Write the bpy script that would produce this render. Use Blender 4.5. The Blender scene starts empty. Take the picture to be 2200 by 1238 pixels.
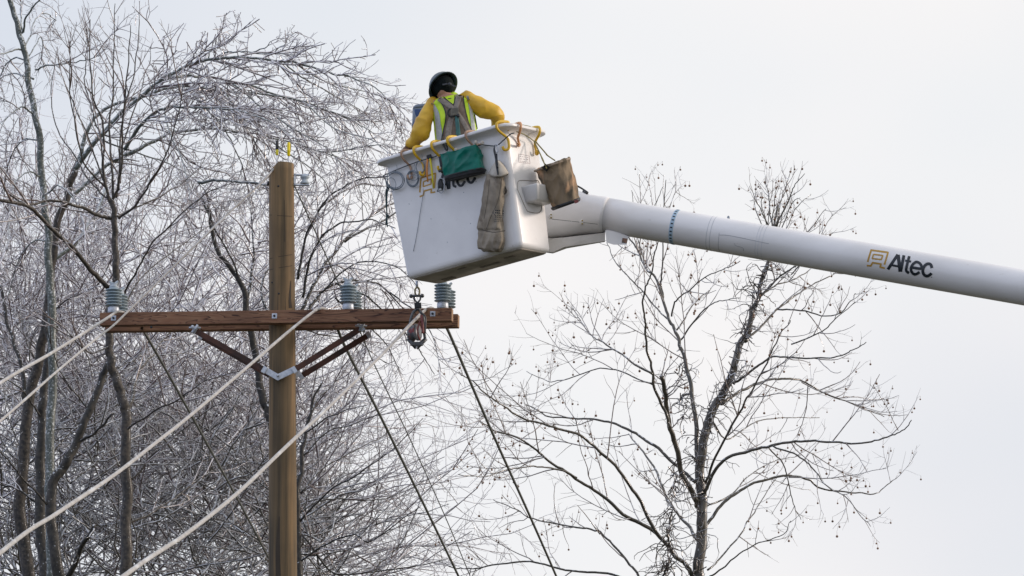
import bpy, bmesh, math
import numpy as np
from mathutils import Vector, Matrix
from mathutils.bvhtree import BVHTree
S = bpy.context.scene
COL = S.collection
rng = np.random.default_rng(7)
# ------------------------------------------------------------ camera
FPX = 10700.0; PITCH = math.radians(11.5); EYE = np.array([0, 0, 1.6])
cam = bpy.data.cameras.new('camera'); co = bpy.data.objects.new('camera', cam); COL.objects.link(co)
cam.sensor_width = 36; cam.lens = 36*FPX/2200; cam.clip_start = 0.5; cam.clip_end = 3000
co.location = EYE; co.rotation_euler = (math.pi/2+PITCH, 0, 0); S.camera = co
# ------------------------------------------------------------ sky, sun, exposure
SUN_EL, SUN_AZ = math.radians(15), math.radians(8)     # sun stands to the right, hidden by thin cloud
world = bpy.data.worlds.new("World"); S.world = world; world.use_nodes = True
nt = world.node_tree; nt.nodes.clear()
def N(t, typ, **kw):
    n = t.nodes.new(typ)
    for k, v in kw.items():
        setattr(n, k, v)
    return n
sky = N(nt, 'ShaderNodeTexSky', sky_type='NISHITA'); sky.sun_disc = False
sky.sun_elevation = SUN_EL; sky.sun_rotation = math.pi/2-SUN_AZ; sky.air_density = 1.5; sky.dust_density = 3
bg1 = N(nt, 'ShaderNodeBackground'); bg1.inputs[1].default_value = 0.06
bg2 = N(nt, 'ShaderNodeBackground'); bg2.inputs[1].default_value = 1.0
tc = N(nt, 'ShaderNodeTexCoord')
mp = N(nt, 'ShaderNodeMapping'); mp.inputs['Scale'].default_value = (9, 2, 14)
nz = N(nt, 'ShaderNodeTexNoise'); nz.inputs['Scale'].default_value = 1.0; nz.inputs['Detail'].default_value = 2.0; nz.inputs['Roughness'].default_value = .35
rp = N(nt, 'ShaderNodeValToRGB')
rp.color_ramp.elements[0].position = .32; rp.color_ramp.elements[0].color = (.90, .93, .97, 1)
rp.color_ramp.elements[1].position = .62; rp.color_ramp.elements[1].color = (1.0, .985, .995, 1)
mx = N(nt, 'ShaderNodeMixShader'); mx.inputs[0].default_value = .93
wo = N(nt, 'ShaderNodeOutputWorld')
L = nt.links.new
L(tc.outputs['Generated'], mp.inputs[0]); L(mp.outputs[0], nz.inputs['Vector']); L(nz.outputs[0], rp.inputs[0])
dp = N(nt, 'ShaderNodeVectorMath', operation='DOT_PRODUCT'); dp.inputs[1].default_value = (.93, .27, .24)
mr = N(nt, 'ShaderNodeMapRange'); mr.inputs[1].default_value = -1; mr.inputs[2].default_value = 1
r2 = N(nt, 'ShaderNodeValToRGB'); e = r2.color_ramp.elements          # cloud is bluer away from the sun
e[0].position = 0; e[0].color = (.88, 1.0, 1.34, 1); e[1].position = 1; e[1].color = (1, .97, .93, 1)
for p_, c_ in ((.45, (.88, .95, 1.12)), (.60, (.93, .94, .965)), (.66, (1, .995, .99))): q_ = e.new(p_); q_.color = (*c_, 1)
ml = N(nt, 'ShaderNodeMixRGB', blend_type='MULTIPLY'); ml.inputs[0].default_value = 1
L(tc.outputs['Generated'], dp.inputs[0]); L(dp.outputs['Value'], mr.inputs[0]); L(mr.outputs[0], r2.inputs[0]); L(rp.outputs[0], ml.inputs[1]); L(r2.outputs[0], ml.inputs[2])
prev = ml.outputs[0]
for cdir, rad_, amt in (((-.093, .950, .252), .085, .62), ((.100, .985, .160), .075, .58), ((-.02, .96, .262), .05, .25)):     # soft patches of thicker cloud
    ds = N(nt, 'ShaderNodeVectorMath', operation='DISTANCE'); ds.inputs[1].default_value = cdir
    rg = N(nt, 'ShaderNodeMapRange'); rg.interpolation_type = 'SMOOTHERSTEP'; rg.inputs[1].default_value = rad_; rg.inputs[2].default_value = 0; rg.inputs[4].default_value = amt
    mq = N(nt, 'ShaderNodeMixRGB', blend_type='MULTIPLY'); mq.inputs[2].default_value = (.76, .81, .89, 1)
    L(tc.outputs['Generated'], ds.inputs[0]); L(ds.outputs['Value'], rg.inputs[0]); L(rg.outputs[0], mq.inputs[0]); L(prev, mq.inputs[1]); prev = mq.outputs[0]
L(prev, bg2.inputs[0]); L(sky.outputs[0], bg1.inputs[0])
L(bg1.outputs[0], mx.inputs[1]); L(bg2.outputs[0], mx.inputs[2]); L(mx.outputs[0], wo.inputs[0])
sun = bpy.data.lights.new('sun', 'SUN'); sun.energy = 1.95; sun.angle = math.radians(10); sun.color = (1, .86, .76)
so = bpy.data.objects.new('sun', sun); COL.objects.link(so); so.location = (60, 30, 40)
sd = Vector((math.cos(SUN_EL)*math.cos(SUN_AZ), math.cos(SUN_EL)*math.sin(SUN_AZ), math.sin(SUN_EL)))
so.rotation_euler = sd.to_track_quat('Z', 'Y').to_euler()
S.view_settings.view_transform = 'Standard'; S.view_settings.look = 'None'
S.view_settings.exposure = 0; S.view_settings.gamma = 1
# ------------------------------------------------------------ helpers
FW = np.array([0, math.cos(PITCH), math.sin(PITCH)]); UP = np.array([0, -math.sin(PITCH), math.cos(PITCH)]); RT = np.array([1., 0, 0])
def RAY(x, y): return FW+RT*(x-1100)/FPX+UP*(619-y)/FPX
def W(x, y, d):                       # the point at distance d (along world Y) seen at x, y of the photograph
    r = RAY(x, y); return EYE+r*(d/r[1])
def nrm(v): v = np.asarray(v, float); return v/np.linalg.norm(v)
def node_mat(name):
    m = bpy.data.materials.new(name); m.use_nodes = True
    return m, m.node_tree, m.node_tree.nodes['Principled BSDF']
def mat(name, c, rough=.6, metal=0, c2=None, scale=6, stretch=(1, 1, 1), lo=.35, hi=.65, bump=0, detail=5, spec=.5, c3=None, s3=40, t3=.6):
    m, t, b = node_mat(name)
    b.inputs['Roughness'].default_value = rough; b.inputs['Metallic'].default_value = metal; b.inputs['Specular IOR Level'].default_value = spec
    if c2 is None: c2 = tuple(x*.8 for x in c)
    tc = N(t, 'ShaderNodeTexCoord'); mp = N(t, 'ShaderNodeMapping'); mp.inputs['Scale'].default_value = stretch
    n = N(t, 'ShaderNodeTexNoise'); n.inputs['Scale'].default_value = scale; n.inputs['Detail'].default_value = detail
    r = N(t, 'ShaderNodeValToRGB'); e = r.color_ramp.elements
    e[0].position = lo; e[1].position = hi; e[0].color = (*c, 1); e[1].color = (*c2, 1)
    l = t.links.new
    l(tc.outputs['Object'], mp.inputs[0]); l(mp.outputs[0], n.inputs['Vector']); l(n.outputs[0], r.inputs[0])
    out = r.outputs[0]
    if c3 is not None:
        n3 = N(t, 'ShaderNodeTexNoise'); n3.inputs['Scale'].default_value = s3; n3.inputs['Detail'].default_value = 4
        l(mp.outputs[0], n3.inputs['Vector'])
        r3 = N(t, 'ShaderNodeValToRGB'); r3.color_ramp.elements[0].position = t3; r3.color_ramp.elements[1].position = t3+.12
        l(n3.outputs[0], r3.inputs[0])
        mm = N(t, 'ShaderNodeMixRGB'); mm.inputs[2].default_value = (*c3, 1)
        l(r3.outputs[0], mm.inputs[0]); l(out, mm.inputs[1]); out = mm.outputs[0]
    l(out, b.inputs['Base Color'])
    if bump:
        bp = N(t, 'ShaderNodeBump'); bp.inputs['Strength'].default_value = bump; bp.inputs['Distance'].default_value = .01
        l(n.outputs[0], bp.inputs['Height']); l(bp.outputs[0], b.inputs['Normal'])
    return m
class MB:
    def __init__(s): s.v = []; s.f = []; s.sm = []; s.n = 0
    def add(s, v, f, smooth=True):
        v = np.asarray(v, float).reshape(-1, 3); s.v.append(v)
        s.f += [tuple(int(i)+s.n for i in q) for q in f]; s.sm += [smooth]*len(f); s.n += len(v)
    def rings(s, R, closed_ring=True, cap0=True, cap1=True, smooth=True):
        R = np.asarray(R, float); n, m = R.shape[:2]; f = []
        mm = m if closed_ring else m-1
        for i in range(n-1):
            for j in range(mm):
                k = (j+1) % m; f.append((i*m+j, i*m+k, (i+1)*m+k, (i+1)*m+j))
        if cap0: f.append(tuple(range(m-1, -1, -1)))
        if cap1: f.append(tuple((n-1)*m+j for j in range(m)))
        s.add(R.reshape(-1, 3), f, smooth)
    def tube(s, P, r, n=8, cap=True, closed=False):
        P = np.asarray(P, float); r = np.broadcast_to(np.asarray(r, float), (len(P),))
        if closed: T = np.roll(P, -1, 0)-np.roll(P, 1, 0)
        else: T = np.gradient(P, axis=0)
        T = T/np.linalg.norm(T, axis=1)[:, None]
        a = np.array([0, 0, 1.]) if abs(T[0][2]) < .8 else np.array([1., 0, 0])
        u = nrm(np.cross(T[0], a)); R = []
        for i in range(len(P)):
            u = nrm(u-T[i]*(u@T[i])); v = np.cross(T[i], u)
            an = np.arange(n)*2*math.pi/n
            R.append(P[i]+r[i]*(np.cos(an)[:, None]*u+np.sin(an)[:, None]*v))
        if closed: R.append(R[0]); cap = False
        s.rings(R, cap0=cap, cap1=cap)
    def lathe(s, base, prof, axis=(0, 0, 1), n=24, cap0=True, cap1=True):
        ax = nrm(axis); a = np.array([1., 0, 0]) if abs(ax[0]) < .8 else np.array([0, 1., 0])
        u = nrm(np.cross(ax, a)); v = np.cross(ax, u); an = np.arange(n)*2*math.pi/n
        s.rings([np.asarray(base)+ax*z+r*(np.cos(an)[:, None]*u+np.sin(an)[:, None]*v) for r, z in prof], cap0=cap0, cap1=cap1)
    def box(s, c, ax, ay, az, hx, hy, hz, bev=0.0):
        ax, ay, az = nrm(ax), nrm(ay), nrm(az); c = np.asarray(c, float)
        bm = bmesh.new(); bmesh.ops.create_cube(bm, size=2)
        for v in bm.verts: v.co = Vector((v.co.x*hx, v.co.y*hy, v.co.z*hz))
        if bev: bmesh.ops.bevel(bm, geom=list(bm.edges), offset=bev, segments=2, affect='EDGES', profile=.7)
        bm.verts.ensure_lookup_table(); bm.verts.index_update()
        V = np.array([list(v.co) for v in bm.verts]); F = [[v.index for v in f.verts] for f in bm.faces]; bm.free()
        s.add(c+V[:, :1]*ax+V[:, 1:2]*ay+V[:, 2:]*az, F, smooth=False)
    def ellipsoid(s, c, r, axes=None, n=20, m=12):
        axes = np.eye(3) if axes is None else np.asarray(axes); r = np.broadcast_to(np.asarray(r, float), (3,))
        R = []
        for i in range(m+1):
            th = math.pi*min(max(i/m, .01), .99)
            an = np.arange(n)*2*math.pi/n
            q = np.stack([math.sin(th)*np.cos(an)*r[0], math.sin(th)*np.sin(an)*r[1], -math.cos(th)*r[2]*np.ones(n)], 1)
            R.append(np.asarray(c)+q@axes)
        s.rings(R)
    def capsule(s, a, b, ra, rb, n=14):
        a, b = np.asarray(a, float), np.asarray(b, float); d = nrm(b-a); L_ = np.linalg.norm(b-a); pr = []
        for t in np.linspace(-1, 0, 5): pr.append((max(ra*math.cos(t*1.55), .0005), ra*math.sin(t*1.55)))
        for t in np.linspace(0, 1, 5): pr.append((max(rb*math.cos(t*1.55), .0005), L_+rb*math.sin(t*1.55)))
        s.lathe(a, pr, d, n)
    def build(s, name, m, parent=None, origin=None):
        me = bpy.data.meshes.new(name); V = np.concatenate(s.v) if s.v else np.zeros((0, 3))
        if parent is not None: o0 = world_loc(parent)
        elif origin is not None: o0 = np.asarray(origin, float)
        else: o0 = np.array([V[:, 0].mean(), V[:, 1].mean(), V[:, 2].min()])
        me.from_pydata((V-o0).tolist(), [], s.f); me.polygons.foreach_set('use_smooth', s.sm); me.update()
        ms = m if isinstance(m, (list, tuple)) else [m]
        for q in ms: me.materials.append(q)
        o = bpy.data.objects.new(name, me); COL.objects.link(o)
        if parent is None: o.location = o0
        else: o.parent = parent
        return o
def world_loc(o):
    p = np.array(o.location, float)
    while o.parent: o = o.parent; p = p+np.array(o.location, float)
    return p
def tag(o, label=None, cat=None, group=None, kind=None):
    for k, v in (('label', label), ('category', cat), ('group', group), ('kind', kind)):
        if v: o[k] = v
    return o
def thing(name, loc, label, cat, group=None):
    o = bpy.data.objects.new(name, None); COL.objects.link(o); o.location = loc; o.empty_display_size = .1
    return tag(o, label, cat, group)
def smooth(P, n=6):                    # Catmull-Rom through the given points
    P = np.asarray(P, float)
    if len(P) < 3: return np.array([P[0]+(P[-1]-P[0])*t for t in np.linspace(0, 1, n+1)])
    Q = np.vstack([2*P[0]-P[1], P, 2*P[-1]-P[-2]]); out = []
    for i in range(1, len(Q)-2):
        for k in range(n):
            t = k/n; a, b, c, d = Q[i-1], Q[i], Q[i+1], Q[i+2]
            out.append(.5*((2*b)+(c-a)*t+(2*a-5*b+4*c-d)*t*t+(3*b-a-3*c+d)*t**3))
    out.append(P[-1]); return np.array(out)
def resample(P, n):
    P = np.asarray(P, float); s = np.r_[0, np.cumsum(np.linalg.norm(np.diff(P, axis=0), axis=1))]
    t = np.linspace(0, s[-1], n); return np.stack([np.interp(t, s, P[:, k]) for k in range(P.shape[1])], 1)
# surfaces onto which flat marks and straps are laid: each maps (photo x, y, lift) to a point
def on_plane(p0, n):
    p0 = np.asarray(p0); n = nrm(n)
    def f(x, y, off=0):
        r = RAY(x, y); return EYE+r*((p0+n*off-EYE)@n/(r@n))
    return f
def on_cyl(a, b, r0, r1=None):
    a, b = np.asarray(a), np.asarray(b); ax = nrm(b-a); Lc = np.linalg.norm(b-a); r1 = r0 if r1 is None else r1
    def f(x, y, off=0):
        d = nrm(RAY(x, y)); w = EYE-a
        R = r0+off
        for _ in range(3):
            dp = d-ax*(d@ax); wp = w-ax*(w@ax)
            A, B, C_ = dp@dp, 2*dp@wp, wp@wp-R*R; disc = max(B*B-4*A*C_, 0)
            p = EYE+d*((-B-math.sqrt(disc))/(2*A)); R = r0+(r1-r0)*((p-a)@ax)/Lc+off
        return p
    return f
def on_mesh(objs):
    vs, fs = [], []
    for o in objs:
        off = world_loc(o); k = len(vs)
        vs += [tuple(np.array(v.co)+off) for v in o.data.vertices]; fs += [[i+k for i in p.vertices] for p in o.data.polygons]
    bv = BVHTree.FromPolygons(vs, fs); last = [42.0]
    def f(x, y, off=0):
        d = nrm(RAY(x, y)); h = bv.ray_cast(Vector(EYE), Vector(d))
        if h[0] is not None: last[0] = h[3]
        return EYE+d*(last[0]-off)
    return f
def stroke(mb, pts, w, surf, off=.0012, step=1.5, closed=False, smooth_=True, thick=0):
    P = np.asarray(pts, float)
    if closed: P = np.vstack([P, P[:1]])
    Ln = np.linalg.norm(np.diff(P, axis=0), axis=1).sum(); n = max(int(Ln/step), 2)+1
    if smooth_: P = smooth(P, 6); P = resample(P, n)
    else:
        Q = [P[0]]
        for a, b in zip(P[:-1], P[1:]):
            k = max(int(np.linalg.norm(b-a)/step), 1); Q += [a+(b-a)*t for t in np.linspace(0, 1, k+1)[1:]]
        P = np.array(Q)
    T = np.gradient(P, axis=0); T /= np.linalg.norm(T, axis=1)[:, None]; Nn = np.stack([-T[:, 1], T[:, 0]], 1)
    w = np.interp(np.linspace(0, 1, len(P)), np.linspace(0, 1, len(np.atleast_1d(w))), np.atleast_1d(w))
    cols = 3 if w.max() < 5 else 7
    G = np.array([[surf(*(P[i]+Nn[i]*w[i]*t), off+thick*(1-(2*t)**4)) for t in np.linspace(-.5, .5, cols)] for i in range(len(P))])
    mb.rings(G, closed_ring=False, cap0=False, cap1=False)
def panel(mb, left, right, surf, off=.002, rows=16, cols=8, thick=0):
    A = resample(smooth(left), rows); B = resample(smooth(right), rows)
    G = np.array([[surf(*(a+(b-a)*t), off+thick*(1-(2*t-1)**6)) for t in np.linspace(0, 1, cols)] for a, b in zip(A, B)])
    mb.rings(G, closed_ring=False, cap0=False, cap1=False)
def remesh(o, vox, it=4):
    m = o.modifiers.new('r', 'REMESH'); m.mode = 'VOXEL'; m.voxel_size = vox; m.use_smooth_shade = True
    if it: s = o.modifiers.new('s', 'SMOOTH'); s.factor = .5; s.iterations = it
    dg = bpy.context.evaluated_depsgraph_get(); me = bpy.data.meshes.new_from_object(o.evaluated_get(dg)); me.name = o.name
    o.modifiers.clear(); me.materials.clear()
    for q in o.data.materials: me.materials.append(q)
    o.data = me; return o
def wrinkle(o, amp, sc=(12, 12, 12), ridged=True, seed=0):
    from mathutils import noise
    me = o.data; off = Vector(world_loc(o)); me.update(); nn = [v.normal.copy() for v in me.vertices]
    for v, n in zip(me.vertices, nn):
        p = v.co+off+Vector((seed, 0, 0)); w = noise.noise(p*3)*.6
        q = Vector((p.x*sc[0]+w, p.y*sc[1], p.z*sc[2]+w)); a = noise.noise(q)
        if ridged: a = (.45-abs(a))*1.4-.25
        v.co += n*(a*amp+noise.noise(q*2.3)*amp*.35)
    me.update()
# ------------------------------------------------------------ materials
M = dict(
 white=mat('white_fibreglass', (.80, .79, .78), .32, c2=(.73, .72, .715), scale=4, c3=(.52, .49, .45), s3=34, t3=.69),
 boomw=mat('boom_paint', (.80, .79, .79), .28, c2=(.68, .67, .66), scale=2.5, stretch=(.5, 1, 1.5), c3=(.56, .53, .49), s3=18, t3=.68),
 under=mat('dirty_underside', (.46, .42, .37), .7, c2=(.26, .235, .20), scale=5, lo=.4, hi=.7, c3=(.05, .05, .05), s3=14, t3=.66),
 wood=None, pole=None,
 brace=mat('brace_wood', (.10, .038, .022), .75, c2=(.035, .018, .014), scale=9, stretch=(1, 1, 1), bump=.3),
 galv=mat('galvanised_steel', (.42, .46, .52), .45, .35, c2=(.60, .63, .68), scale=30),
 steel=mat('dark_steel', (.06, .065, .07), .45, .5, c2=(.13, .13, .13), scale=40),
 bolt=mat('bolt_head', (.03, .035, .045), .5, .3),
 poly=mat('grey_polymer', (.24, .31, .35), .35, c2=(.31, .38, .42), scale=18),
 polyt=mat('pale_polymer', (.46, .52, .56), .4, c2=(.34, .39, .43), scale=20),
 rope=mat('pale_cable_cover', (.33, .315, .30), .5, c2=(.46, .445, .43), scale=14, bump=.3, c3=(.56, .57, .58), s3=3, t3=.57),
 wire=mat('dark_cable', (.055, .058, .048), .5, c2=(.11, .11, .095), scale=20),
 yellow=mat('yellow_rubber_sleeve', (.68, .41, .025), .48, c2=(.50, .27, .02), scale=7, lo=.4, hi=.75, bump=.15),
 lime=mat('lime_vest', (.62, .86, .03), .6, c2=(.50, .74, .02), scale=12),
 silver=mat('reflective_tape', (.36, .39, .39), .45, c2=(.46, .48, .48), scale=40),
 pad=mat('harness_pad', (.155, .115, .085), .85, c2=(.21, .165, .125), scale=30),
 strap=mat('harness_webbing', (.21, .18, .155), .8, c2=(.29, .255, .22), scale=60),
 teal=mat('teal_webbing', (.03, .11, .11), .6, c2=(.05, .17, .16), scale=30),
 black=mat('black_rubber', (.012, .013, .015), .55, c2=(.025, .026, .028), scale=20),
 knit=mat('black_knit', (.004, .007, .008), .9, c2=(.009, .013, .014), scale=90, bump=.3, spec=.15),
 skin=mat('skin', (.50, .27, .19), .55, c2=(.44, .22, .16), scale=18),
 helmet=mat('grey_helmet', (.028, .045, .050), .3, c2=(.055, .085, .105), scale=9),
 trouser=mat('brown_work_trousers', (.10, .075, .055), .85), boot=mat('brown_boot', (.06, .035, .02), .6),
 glove=mat('leather_glove', (.17, .085, .04), .7, c2=(.10, .05, .03), scale=25),
 green=mat('green_vinyl', (.001, .105, .075), .3, c2=(.002, .15, .11), scale=9, bump=.3, detail=3, spec=.22),
 canvas=mat('tan_canvas', (.32, .275, .215), .9, c2=(.20, .168, .128), scale=9, bump=.35, c3=(.15, .12, .09), s3=12, t3=.6),
 flap=mat('cream_canvas', (.56, .52, .45), .9, c2=(.45, .41, .35), scale=16),
 canvas2=mat('brown_canvas', (.27, .205, .135), .9, c2=(.11, .09, .062), scale=7, stretch=(1, 1, .5), lo=.42, hi=.6, bump=.8, c3=(.55, .34, .20), s3=6, t3=.55),
 hookY=mat('yellow_hook', (.76, .47, .03), .4), hookT=mat('tan_hook', (.48, .30, .19), .6, c2=(.34, .23, .17), scale=60),
 hookO=mat('orange_hook', (.66, .33, .15), .5),
 orange=mat('orange_grip', (.85, .33, .07), .4), lemon=mat('lemon_grip', (.80, .68, .03), .4), bright=mat('clear_yellow', (.88, .68, .0), .3),
 coil=mat('tie_wire', (.16, .19, .22), .4, .4, c2=(.26, .29, .32), scale=40),
 gold=mat('logo_gold', (.50, .29, .045), .5), ink=mat('logo_black', (.008, .014, .02), .4),
 red=mat('red_paint', (.24, .07, .06), .5, c2=(.16, .03, .035), scale=24), rust=mat('worn_brown', (.26, .14, .09), .7, c2=(.10, .08, .07), scale=40),
 blue=mat('blue_plastic', (.01, .045, .17), .35, c2=(.02, .08, .25), scale=20), greyp=mat('grey_plastic', (.20, .24, .30), .45, c2=(.14, .17, .22), scale=24),
 ltblue=mat('pale_blue_tape', (.42, .58, .72), .5), crease=mat('seam', (.30, .27, .24), .6), line=mat('pencil_line', (.36, .37, .39), .6),
 bag_crack=mat('crack_dark', (.035, .018, .012), .9), yrope=mat('yellow_green_rope', (.30, .27, .11), .8, c2=(.20, .17, .07), scale=80), dkrope=mat('dark_cord', (.03, .045, .05), .8),
 grass=mat('wet_grass', (.04, .045, .02), .9, c2=(.07, .06, .04), scale=.6, c3=(.10, .10, .09), s3=3, t3=.6),
)
def wood_mat(name, cA, cB, cC, along, sc):
    m, t, b = node_mat(name); l = t.links.new
    tc = N(t, 'ShaderNodeTexCoord'); mp = N(t, 'ShaderNodeMapping'); mp.inputs['Scale'].default_value = along
    n = N(t, 'ShaderNodeTexNoise'); n.inputs['Scale'].default_value = sc; n.inputs['Detail'].default_value = 3; n.inputs['Distortion'].default_value = .6
    w = N(t, 'ShaderNodeMath', operation='MULTIPLY'); w.inputs[1].default_value = 9
    f = N(t, 'ShaderNodeMath', operation='FRACT')
    r = N(t, 'ShaderNodeValToRGB'); e = r.color_ramp.elements; e[0].color = (*cA, 1); e[1].color = (*cB, 1); e[1].position = .75
    x = e.new(.93); x.color = (*cC, 1)
    n2 = N(t, 'ShaderNodeTexNoise'); n2.inputs['Scale'].default_value = 2.2; n2.inputs['Detail'].default_value = 4
    mm = N(t, 'ShaderNodeMixRGB', blend_type='MULTIPLY'); mm.inputs[0].default_value = .8
    r2 = N(t, 'ShaderNodeValToRGB'); r2.color_ramp.elements[0].color = (.62, .56, .55, 1); r2.color_ramp.elements[1].color = (1.15, 1.1, 1.05, 1)
    r2.color_ramp.elements[0].position = .35; r2.color_ramp.elements[1].position = .65
    l(tc.outputs['Object'], mp.inputs[0]); l(mp.outputs[0], n.inputs['Vector']); l(n.outputs[0], w.inputs[0]); l(w.outputs[0], f.inputs[0]); l(f.outputs[0], r.inputs[0])
    l(tc.outputs['Object'], n2.inputs['Vector']); l(n2.outputs[0], r2.inputs[0]); l(r.outputs[0], mm.inputs[1]); l(r2.outputs[0], mm.inputs[2]); l(mm.outputs[0], b.inputs['Base Color'])
    b.inputs['Roughness'].default_value = .8
    bp = N(t, 'ShaderNodeBump'); bp.inputs['Strength'].default_value = .3; bp.inputs['Distance'].default_value = .004; l(f.outputs[0], bp.inputs['Height']); l(bp.outputs[0], b.inputs['Normal'])
    return m
M['wood'] = wood_mat('crossarm_wood', (.30, .17, .098), (.235, .115, .064), (.075, .034, .022), (.55, 5, 9), 1.6)
def pole_mat():
    m, t, b = node_mat('pole_wood'); l = t.links.new
    tc = N(t, 'ShaderNodeTexCoord'); mp = N(t, 'ShaderNodeMapping'); mp.inputs['Scale'].default_value = (17, 17, .7)
    n = N(t, 'ShaderNodeTexNoise'); n.inputs['Scale'].default_value = 1.0; n.inputs['Detail'].default_value = 5
    r = N(t, 'ShaderNodeValToRGB'); e = r.color_ramp.elements; e[0].position = .30; e[0].color = (.062, .048, .030, 1); e[1].position = .68; e[1].color = (.245, .160, .082, 1)
    x = e.new(.48); x.color = (.14, .10, .056, 1)
    l(tc.outputs['Object'], mp.inputs[0]); l(mp.outputs[0], n.inputs['Vector']); l(n.outputs[0], r.inputs[0])
    mp2 = N(t, 'ShaderNodeMapping'); mp2.inputs['Scale'].default_value = (40, 40, 1.1); mp2.inputs['Location'].default_value = (3, 7, 1)
    n2 = N(t, 'ShaderNodeTexNoise'); n2.inputs['Scale'].default_value = 1.0; n2.inputs['Detail'].default_value = 2
    r2 = N(t, 'ShaderNodeValToRGB'); r2.color_ramp.elements[0].position = .62; r2.color_ramp.elements[1].position = .76
    mm = N(t, 'ShaderNodeMixRGB'); mm.inputs[2].default_value = (.065, .052, .036, 1)
    l(tc.outputs['Object'], mp2.inputs[0]); l(mp2.outputs[0], n2.inputs['Vector']); l(n2.outputs[0], r2.inputs[0]); l(r2.outputs[0], mm.inputs[0]); l(r.outputs[0], mm.inputs[1])
    n3 = N(t, 'ShaderNodeTexNoise'); n3.inputs['Scale'].default_value = 1.6; n3.inputs['Detail'].default_value = 5
    r3 = N(t, 'ShaderNodeValToRGB'); r3.color_ramp.elements[0].position = .3; r3.color_ramp.elements[0].color = (.6, .6, .58, 1); r3.color_ramp.elements[1].position = .65; r3.color_ramp.elements[1].color = (1.15, 1.1, 1, 1)
    m3 = N(t, 'ShaderNodeMixRGB', blend_type='MULTIPLY'); m3.inputs[0].default_value = .9
    l(tc.outputs['Object'], n3.inputs['Vector']); l(n3.outputs[0], r3.inputs[0]); l(mm.outputs[0], m3.inputs[1]); l(r3.outputs[0], m3.inputs[2]); l(m3.outputs[0], b.inputs['Base Color'])
    b.inputs['Roughness'].default_value = .85
    bp = N(t, 'ShaderNodeBump'); bp.inputs['Strength'].default_value = .5; bp.inputs['Distance'].default_value = .01; l(n.outputs[0], bp.inputs['Height']); l(bp.outputs[0], b.inputs['Normal'])
    return m
M['pole'] = pole_mat()
def bark_mat(name, cA, cB, ice, ice_c=(.62, .64, .67), scale=9, rough=.4, top=.55):
    # bark with clear ice and rime: patches of frozen glaze, more of them on the upper side of each branch
    m, t, b = node_mat(name); l = t.links.new
    tc = N(t, 'ShaderNodeTexCoord'); n = N(t, 'ShaderNodeTexNoise'); n.inputs['Scale'].default_value = scale; n.inputs['Detail'].default_value = 3
    r = N(t, 'ShaderNodeValToRGB'); e = r.color_ramp.elements; e[0].position = .35; e[0].color = (*cA, 1); e[1].position = .65; e[1].color = (*cB, 1)
    g = N(t, 'ShaderNodeNewGeometry'); sx = N(t, 'ShaderNodeSeparateXYZ')
    n2 = N(t, 'ShaderNodeTexNoise'); n2.inputs['Scale'].default_value = scale*1.7; n2.inputs['Detail'].default_value = 2
    a = N(t, 'ShaderNodeMath', operation='MULTIPLY_ADD'); a.inputs[1].default_value = .28*top/.55
    r2 = N(t, 'ShaderNodeValToRGB'); r2.color_ramp.elements[0].position = .72-ice*.45; r2.color_ramp.elements[1].position = .80-ice*.35
    mm = N(t, 'ShaderNodeMixRGB'); mm.inputs[2].default_value = (*ice_c, 1)
    l(tc.outputs['Object'], n.inputs['Vector']); l(n.outputs[0], r.inputs[0]); l(tc.outputs['Object'], n2.inputs['Vector'])
    l(g.outputs['Normal'], sx.inputs[0]); l(sx.outputs[2], a.inputs[0]); l(n2.outputs[0], a.inputs[2]); l(a.outputs[0], r2.inputs[0])
    l(r2.outputs[0], mm.inputs[0]); l(r.outputs[0], mm.inputs[1]); l(mm.outputs[0], b.inputs['Base Color'])
    b.inputs['Roughness'].default_value = rough; b.inputs['Coat Weight'].default_value = .5 if rough < .45 else .08; b.inputs['Coat Roughness'].default_value = .08
    return m
# ------------------------------------------------------------ ground
g = MB(); k = 60; xs = np.linspace(-900, 900, k); ys = np.linspace(-300, 1500, k)
V = [(x, y, .25*math.sin(x*.05)*math.cos(y*.04)-.2) for y in ys for x in xs]
g.add(V, [(j*k+i, j*k+i+1, (j+1)*k+i+1, (j+1)*k+i) for j in range(k-1) for i in range(k-1)])
tag(g.build('ground', M['grass'], origin=(0, 0, 0)), kind='structure')
# ------------------------------------------------------------ utility pole
PD = 43.3
pb = W(608, 1238, PD); pt = W(604.5, 353, PD)
axp = nrm(pt-pb); base = pb-axp*(pb[2]/axp[2])
r_top, r_bot = .111, .126
pole = thing('utility_pole', base, 'tall round brown wooden pole carrying a double wooden crossarm and grey insulators', 'utility pole')
Hp = np.linalg.norm(pt-base); hb = np.linalg.norm(pb-base)
def prad(h): return r_bot+(r_top-r_bot)*(h-hb)/(Hp-hb)
mb = MB(); R = []
for h in np.r_[np.linspace(0, hb, 8), np.linspace(hb, Hp, 60)[1:]]:
    an = np.arange(40)*2*math.pi/40
    rr = prad(h)*(1+.012*np.sin(an*3+h*.7)+.008*np.sin(an*7+h*2.1))
    R.append(base+axp*h+np.stack([rr*np.cos(an), rr*np.sin(an), 0*an], 1))
top = R[-1].copy(); cn = top.mean(0)
for q in top: q[2] -= max(0, (cn[0]-q[0]-.02))*.95+.0
R[-1] = top; R.append(cn+(top-cn)*.55+np.array([.0, 0, .012])); R.append(cn+(top-cn)*.05+np.array([.0, 0, .014]))
mb.rings(R); shaft = mb.build('pole_shaft', M['pole'], pole)
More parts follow.
